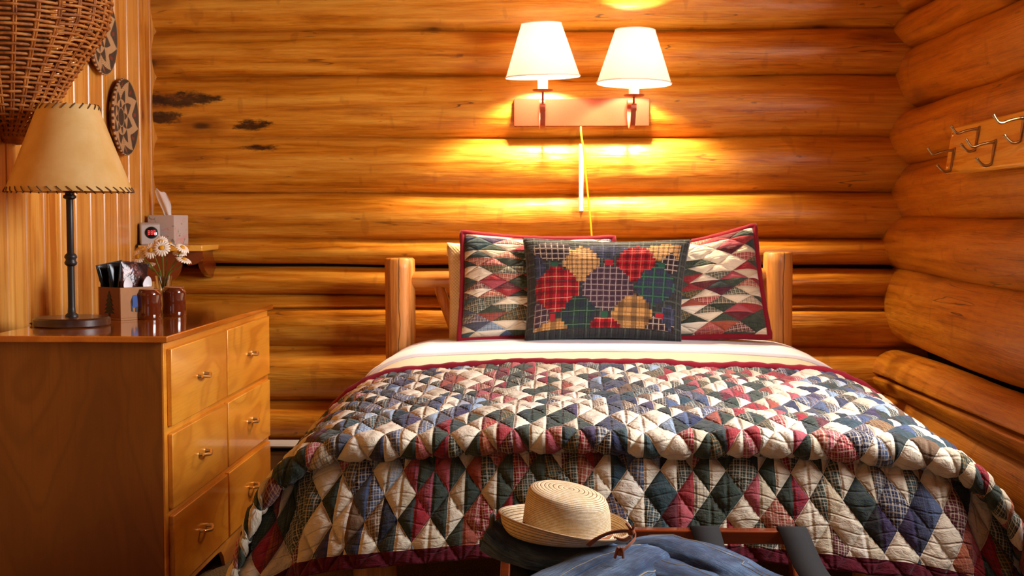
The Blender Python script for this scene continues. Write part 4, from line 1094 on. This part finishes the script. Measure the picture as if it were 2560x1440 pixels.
# ------------------------------------------------------------------ jeans
JZ = RZ-.02
t = thing('jeans', (.15, 2.55, JZ), 'faded blue denim jeans folded over the luggage rack under the hat', 'jeans')
GR = {}
def cloth_tube(path, ra, rb, mat, name, seed, nu=60, n=40, open_end=False, wr=.006):
    P = crom(path, 10); m = len(P); A_ = [interp([(i/(len(ra)-1), r) for i, r in enumerate(ra)], k/(m-1)) for k in range(m)]
    B_ = [interp([(i/(len(rb)-1), r) for i, r in enumerate(rb)], k/(m-1)) for k in range(m)]
    V = []; Fc = []; UV = []; L = 0
    for i, p in enumerate(P):
        tn = (P[min(m-1, i+1)]-P[max(0, i-1)]).normalized(); side = tn.cross(Vector((0, 0, 1))).normalized(); up = side.cross(tn)
        if i: L += (p-P[i-1]).length
        for k in range(n+1):
            a = 2*PI*k/n; ca, sa = math.cos(a), math.sin(a)
            ca_ = math.copysign(abs(ca)**.8, ca); sa_ = math.copysign(abs(sa)**.9, sa)
            d = 1+.14*nz(L*9+seed, ca*1.3, sa*1.3)+.08*nz(L*24+seed, ca*2, sa*2)-.16*max(0, .35-abs(nz(L*11+seed*2+ca*1.5, ca*.9, sa*.9)))
            q = p+side*ca_*A_[i]*d+up*sa_*B_[i]*d
            V.append(q); UV.append((a*.09, L))
    for i in range(m-1):
        for k in range(n): Fc.append((i*(n+1)+k, i*(n+1)+k+1, (i+1)*(n+1)+k+1, (i+1)*(n+1)+k))
    o = G().add(V, Fc, UV).make(name, mat, t, solid=.003, rev=True, angle=180)
    GR[o] = (V, m, n); return o
def PX(x, y, Y): return at(x, y, Y)
# seat and waist lying under the hat, opening to the left
cloth_tube([PX(1232, 1334, 2.64), PX(1300, 1370, 2.62), PX(1400, 1392, 2.6), PX(1520, 1392, 2.6), PX(1600, 1400, 2.62)], [.055, .075, .09, .09, .07], [.038, .026, .018, .02, .016], MAT['denim'], 'waist', 2)
cloth_tube([PX(1228, 1332, 2.64), PX(1262, 1356, 2.63), PX(1330, 1380, 2.62)], [.047, .05, .06], [.032, .023, .014], MAT['denim_in'], 'lining', 5)
rim = crom([PX(1230, 1334, 2.64)+Vector((-.012*math.cos(a)*0, math.cos(a)*.054, math.sin(a)*.038)) for a in [2*PI*k/12 for k in range(13)]], 4)
G().tube(rim, .0045, 8).make('waistband_edge', MAT['denim_in'], t)
# front leg, folded toward the camera
fl = cloth_tube([PX(1640, 1385, 2.62), PX(1580, 1404, 2.54), PX(1500, 1440, 2.46), PX(1420, 1480, 2.40), PX(1390, 1520, 2.36)], [.05, .085, .105, .11, .1], [.018, .026, .024, .022, .018], MAT['denim'], 'leg', 11)
# back leg, swept to the right over the straps
lg = cloth_tube([PX(1585, 1372, 2.66), PX(1660, 1382, 2.62), PX(1760, 1412, 2.56), PX(1850, 1450, 2.48), PX(1930, 1490, 2.42)], [.04, .06, .068, .07, .07], [.022, .034, .034, .03, .028], MAT['denim'], 'leg', 17)
l3 = cloth_tube([PX(1560, 1400, 2.56), PX(1640, 1428, 2.5), PX(1740, 1462, 2.44), PX(1830, 1500, 2.40)], [.03, .05, .055, .055], [.015, .024, .026, .024], MAT['denim'], 'leg', 23)
# seams and frayed hem
def seam_on(o, k, k2=None, i0=2, i1=None, w=.0009, name='seam', mat=None):
    V, m, n = GR[o]; i1 = i1 or m-2; P = []
    for i in range(i0, i1):
        kk = int(round(lerp(k, k2 if k2 is not None else k, (i-i0)/max(1, i1-i0-1))))
        p = V[i*(n+1)+kk]; c = sum((V[i*(n+1)+j] for j in range(n)), Vector())/n
        P.append(p+(p-c).normalized()*.0018)
    G().tube(P, w, 5).make(name, mat or MAT['thread'], t); return P
seam_on(fl, 9, 9, 4); seam_on(fl, 10, 10, 4, w=.0022, mat=MAT['denim']); seam_on(lg, 12, 10, 3); seam_on(lg, 13, 11, 3); seam_on(l3, 10, 11, 3)
P = seam_on(fl, 18, 16, 8, w=.0022)
g = G()
for i in range(140):
    q = P[random.randrange(len(P))]+Vector((random.uniform(-.003, .003), random.uniform(-.006, .006), 0)); d = Vector((-random.uniform(.008, .022), random.uniform(-.012, -.002), -random.uniform(.0, .012)))
    g.tube([q, q+d*.5+Vector((0, 0, .002)), q+d], .0006, 4)
tag(g.make('frayed_threads', MAT['thread'], t), kind='stuff')


# ------------------------------------------------------------------ straw hat
hc = Vector((.018, 2.62, 0)); hc.z = at(1412, 1332, 2.62).z
HT = Matrix.Translation(hc) @ Matrix.Rotation(R(2.5), 4, 'Y')
t = thing('straw_hat', hc, 'woven palm straw hat with a leather chin strap lying on the jeans', 'hat')
# brim: ellipse with rolled edge
def rimh(a): return .020+.010*math.cos(a-PI*.95)+.004*math.sin(2*a)
def brim(a, b):
    th = a*2*PI; k = b
    r = lerp(.079, .146, k); lift = rimh(th)*smooth01((k-.45)/.55)**1.4*1.15
    r2 = r-.012*smooth01((k-.7)/.3)
    dip = -.006*math.sin(PI*min(1, k*1.3))
    return HT @ Vector((r2*math.cos(th)*1.0, r2*math.sin(th)*.96, lift+dip+.004))
g = G().grid(brim, 96, 22, lambda a, b: (a, b*.068+.16))
def crownf(a, b):
    th = a*2*PI; 
    pr = [(0, .0825, .002), (.1, .0815, .008), (.3, .080, .03), (.5, .078, .052), (.66, .0745, .071), (.74, .070, .081), (.82, .058, .087), (.92, .03, .090), (1, 0.0005, .0905)]
    r = interp([(p[0], p[1]) for p in pr], b); z = interp([(p[0], p[2]) for p in pr], b)
    tilt = -.012*math.cos(th)*(r/.08)*smooth01((z-.03)/.05)+.006*math.sin(th)*(r/.08)*smooth01((z-.03)/.05)
    return HT @ Vector((r*math.cos(th)*1.10+.004, r*math.sin(th)*1.14, z+tilt))
def crown_uv(a, b): return (a, b*.155)
g.grid(crownf, 96, 48, crown_uv)
g.make('straw_body', MAT['straw'], t, solid=.0022, rev=True, angle=180)
G().tube([brim(k/96, 1.0) for k in range(96)], .0022, 6, closed=True).make('brim_edge', MAT['straw'], t)
def ribbon(path, w, th, name, mat, wdir):
    P = crom(path, 8); V = []; Fc = []
    for i, p in enumerate(P):
        tn = (P[min(len(P)-1, i+1)]-P[max(0, i-1)]).normalized(); wd = Vector(wdir); wd = (wd-tn*wd.dot(tn)).normalized()*w/2; nn = tn.cross(wd).normalized()*th/2
        V += [p-wd-nn, p+wd-nn, p+wd+nn, p-wd+nn]
    for i in range(len(P)-1):
        for k in range(4): Fc.append((i*4+k, i*4+(k+1) % 4, i*4+4+(k+1) % 4, i*4+4+k))
    Fc += [(0, 1, 2, 3), tuple(len(V)-4+k for k in (3, 2, 1, 0))]
    return G().add(V, Fc)
g = G().tube([crownf(k/72, .06)+Vector(((crownf(k/72, .06)-hc).x, (crownf(k/72, .06)-hc).y, 0)).normalized()*.003 for k in range(72)], .0026, 6, closed=True)
kn = at(1317, 1328, 2.60)
for (dx, dz, ex, ez) in ((0, .0, -.006, .018), (.003, 0, -.010, -.006), (-.002, -.002, .012, -.008)):
    g.tube(crom([kn+Vector((dx, 0, dz)), kn+Vector((ex*.6, -.008, ez*.7+.003)), kn+Vector((ex, -.006, ez))], 5), .0035, 6)
g.lathe([(0, -.005), (.005, -.003), (.006, 0), (.005, .003), (0, .005)], 10, c=kn+Vector((0, -.004, 0)))
g.make('hat_band', MAT['leather'], t)
st = [at(x, y, Y) for x, y, Y in ((1470, 1364, 2.50), (1490, 1348, 2.485), (1525, 1332, 2.485), (1562, 1327, 2.49), (1585, 1330, 2.495), (1588, 1345, 2.48), (1574, 1362, 2.46), (1552, 1380, 2.445))]
g = ribbon(st, .0085, .0022, 's', None, (0, -.6, .8))
st2 = [at(x, y, Y) for x, y, Y in ((1535, 1344, 2.54), (1560, 1350, 2.53), (1578, 1342, 2.50))]
r2 = ribbon(st2, .007, .002, 's', None, (0, -.6, .8)); g.add(r2.v, r2.f)
for (cx, cy, cY) in ((1578, 1330, 2.49), (1550, 1381, 2.445)):
    kk = at(cx, cy, cY); g.lathe([(0, -.007), (.006, -.005), (.0075, 0), (.006, .005), (0, .007)], 12, c=kk)
    for s in (-1, 1): g.tube(crom([kk, kk+Vector((.004*s, -.004, .010)), kk+Vector((.008*s-.002, -.002, .018*(1 if cy < 1350 else -.6)))], 5), .0028, 6)
g.make('chin_strap', MAT['leather'], t, angle=50)
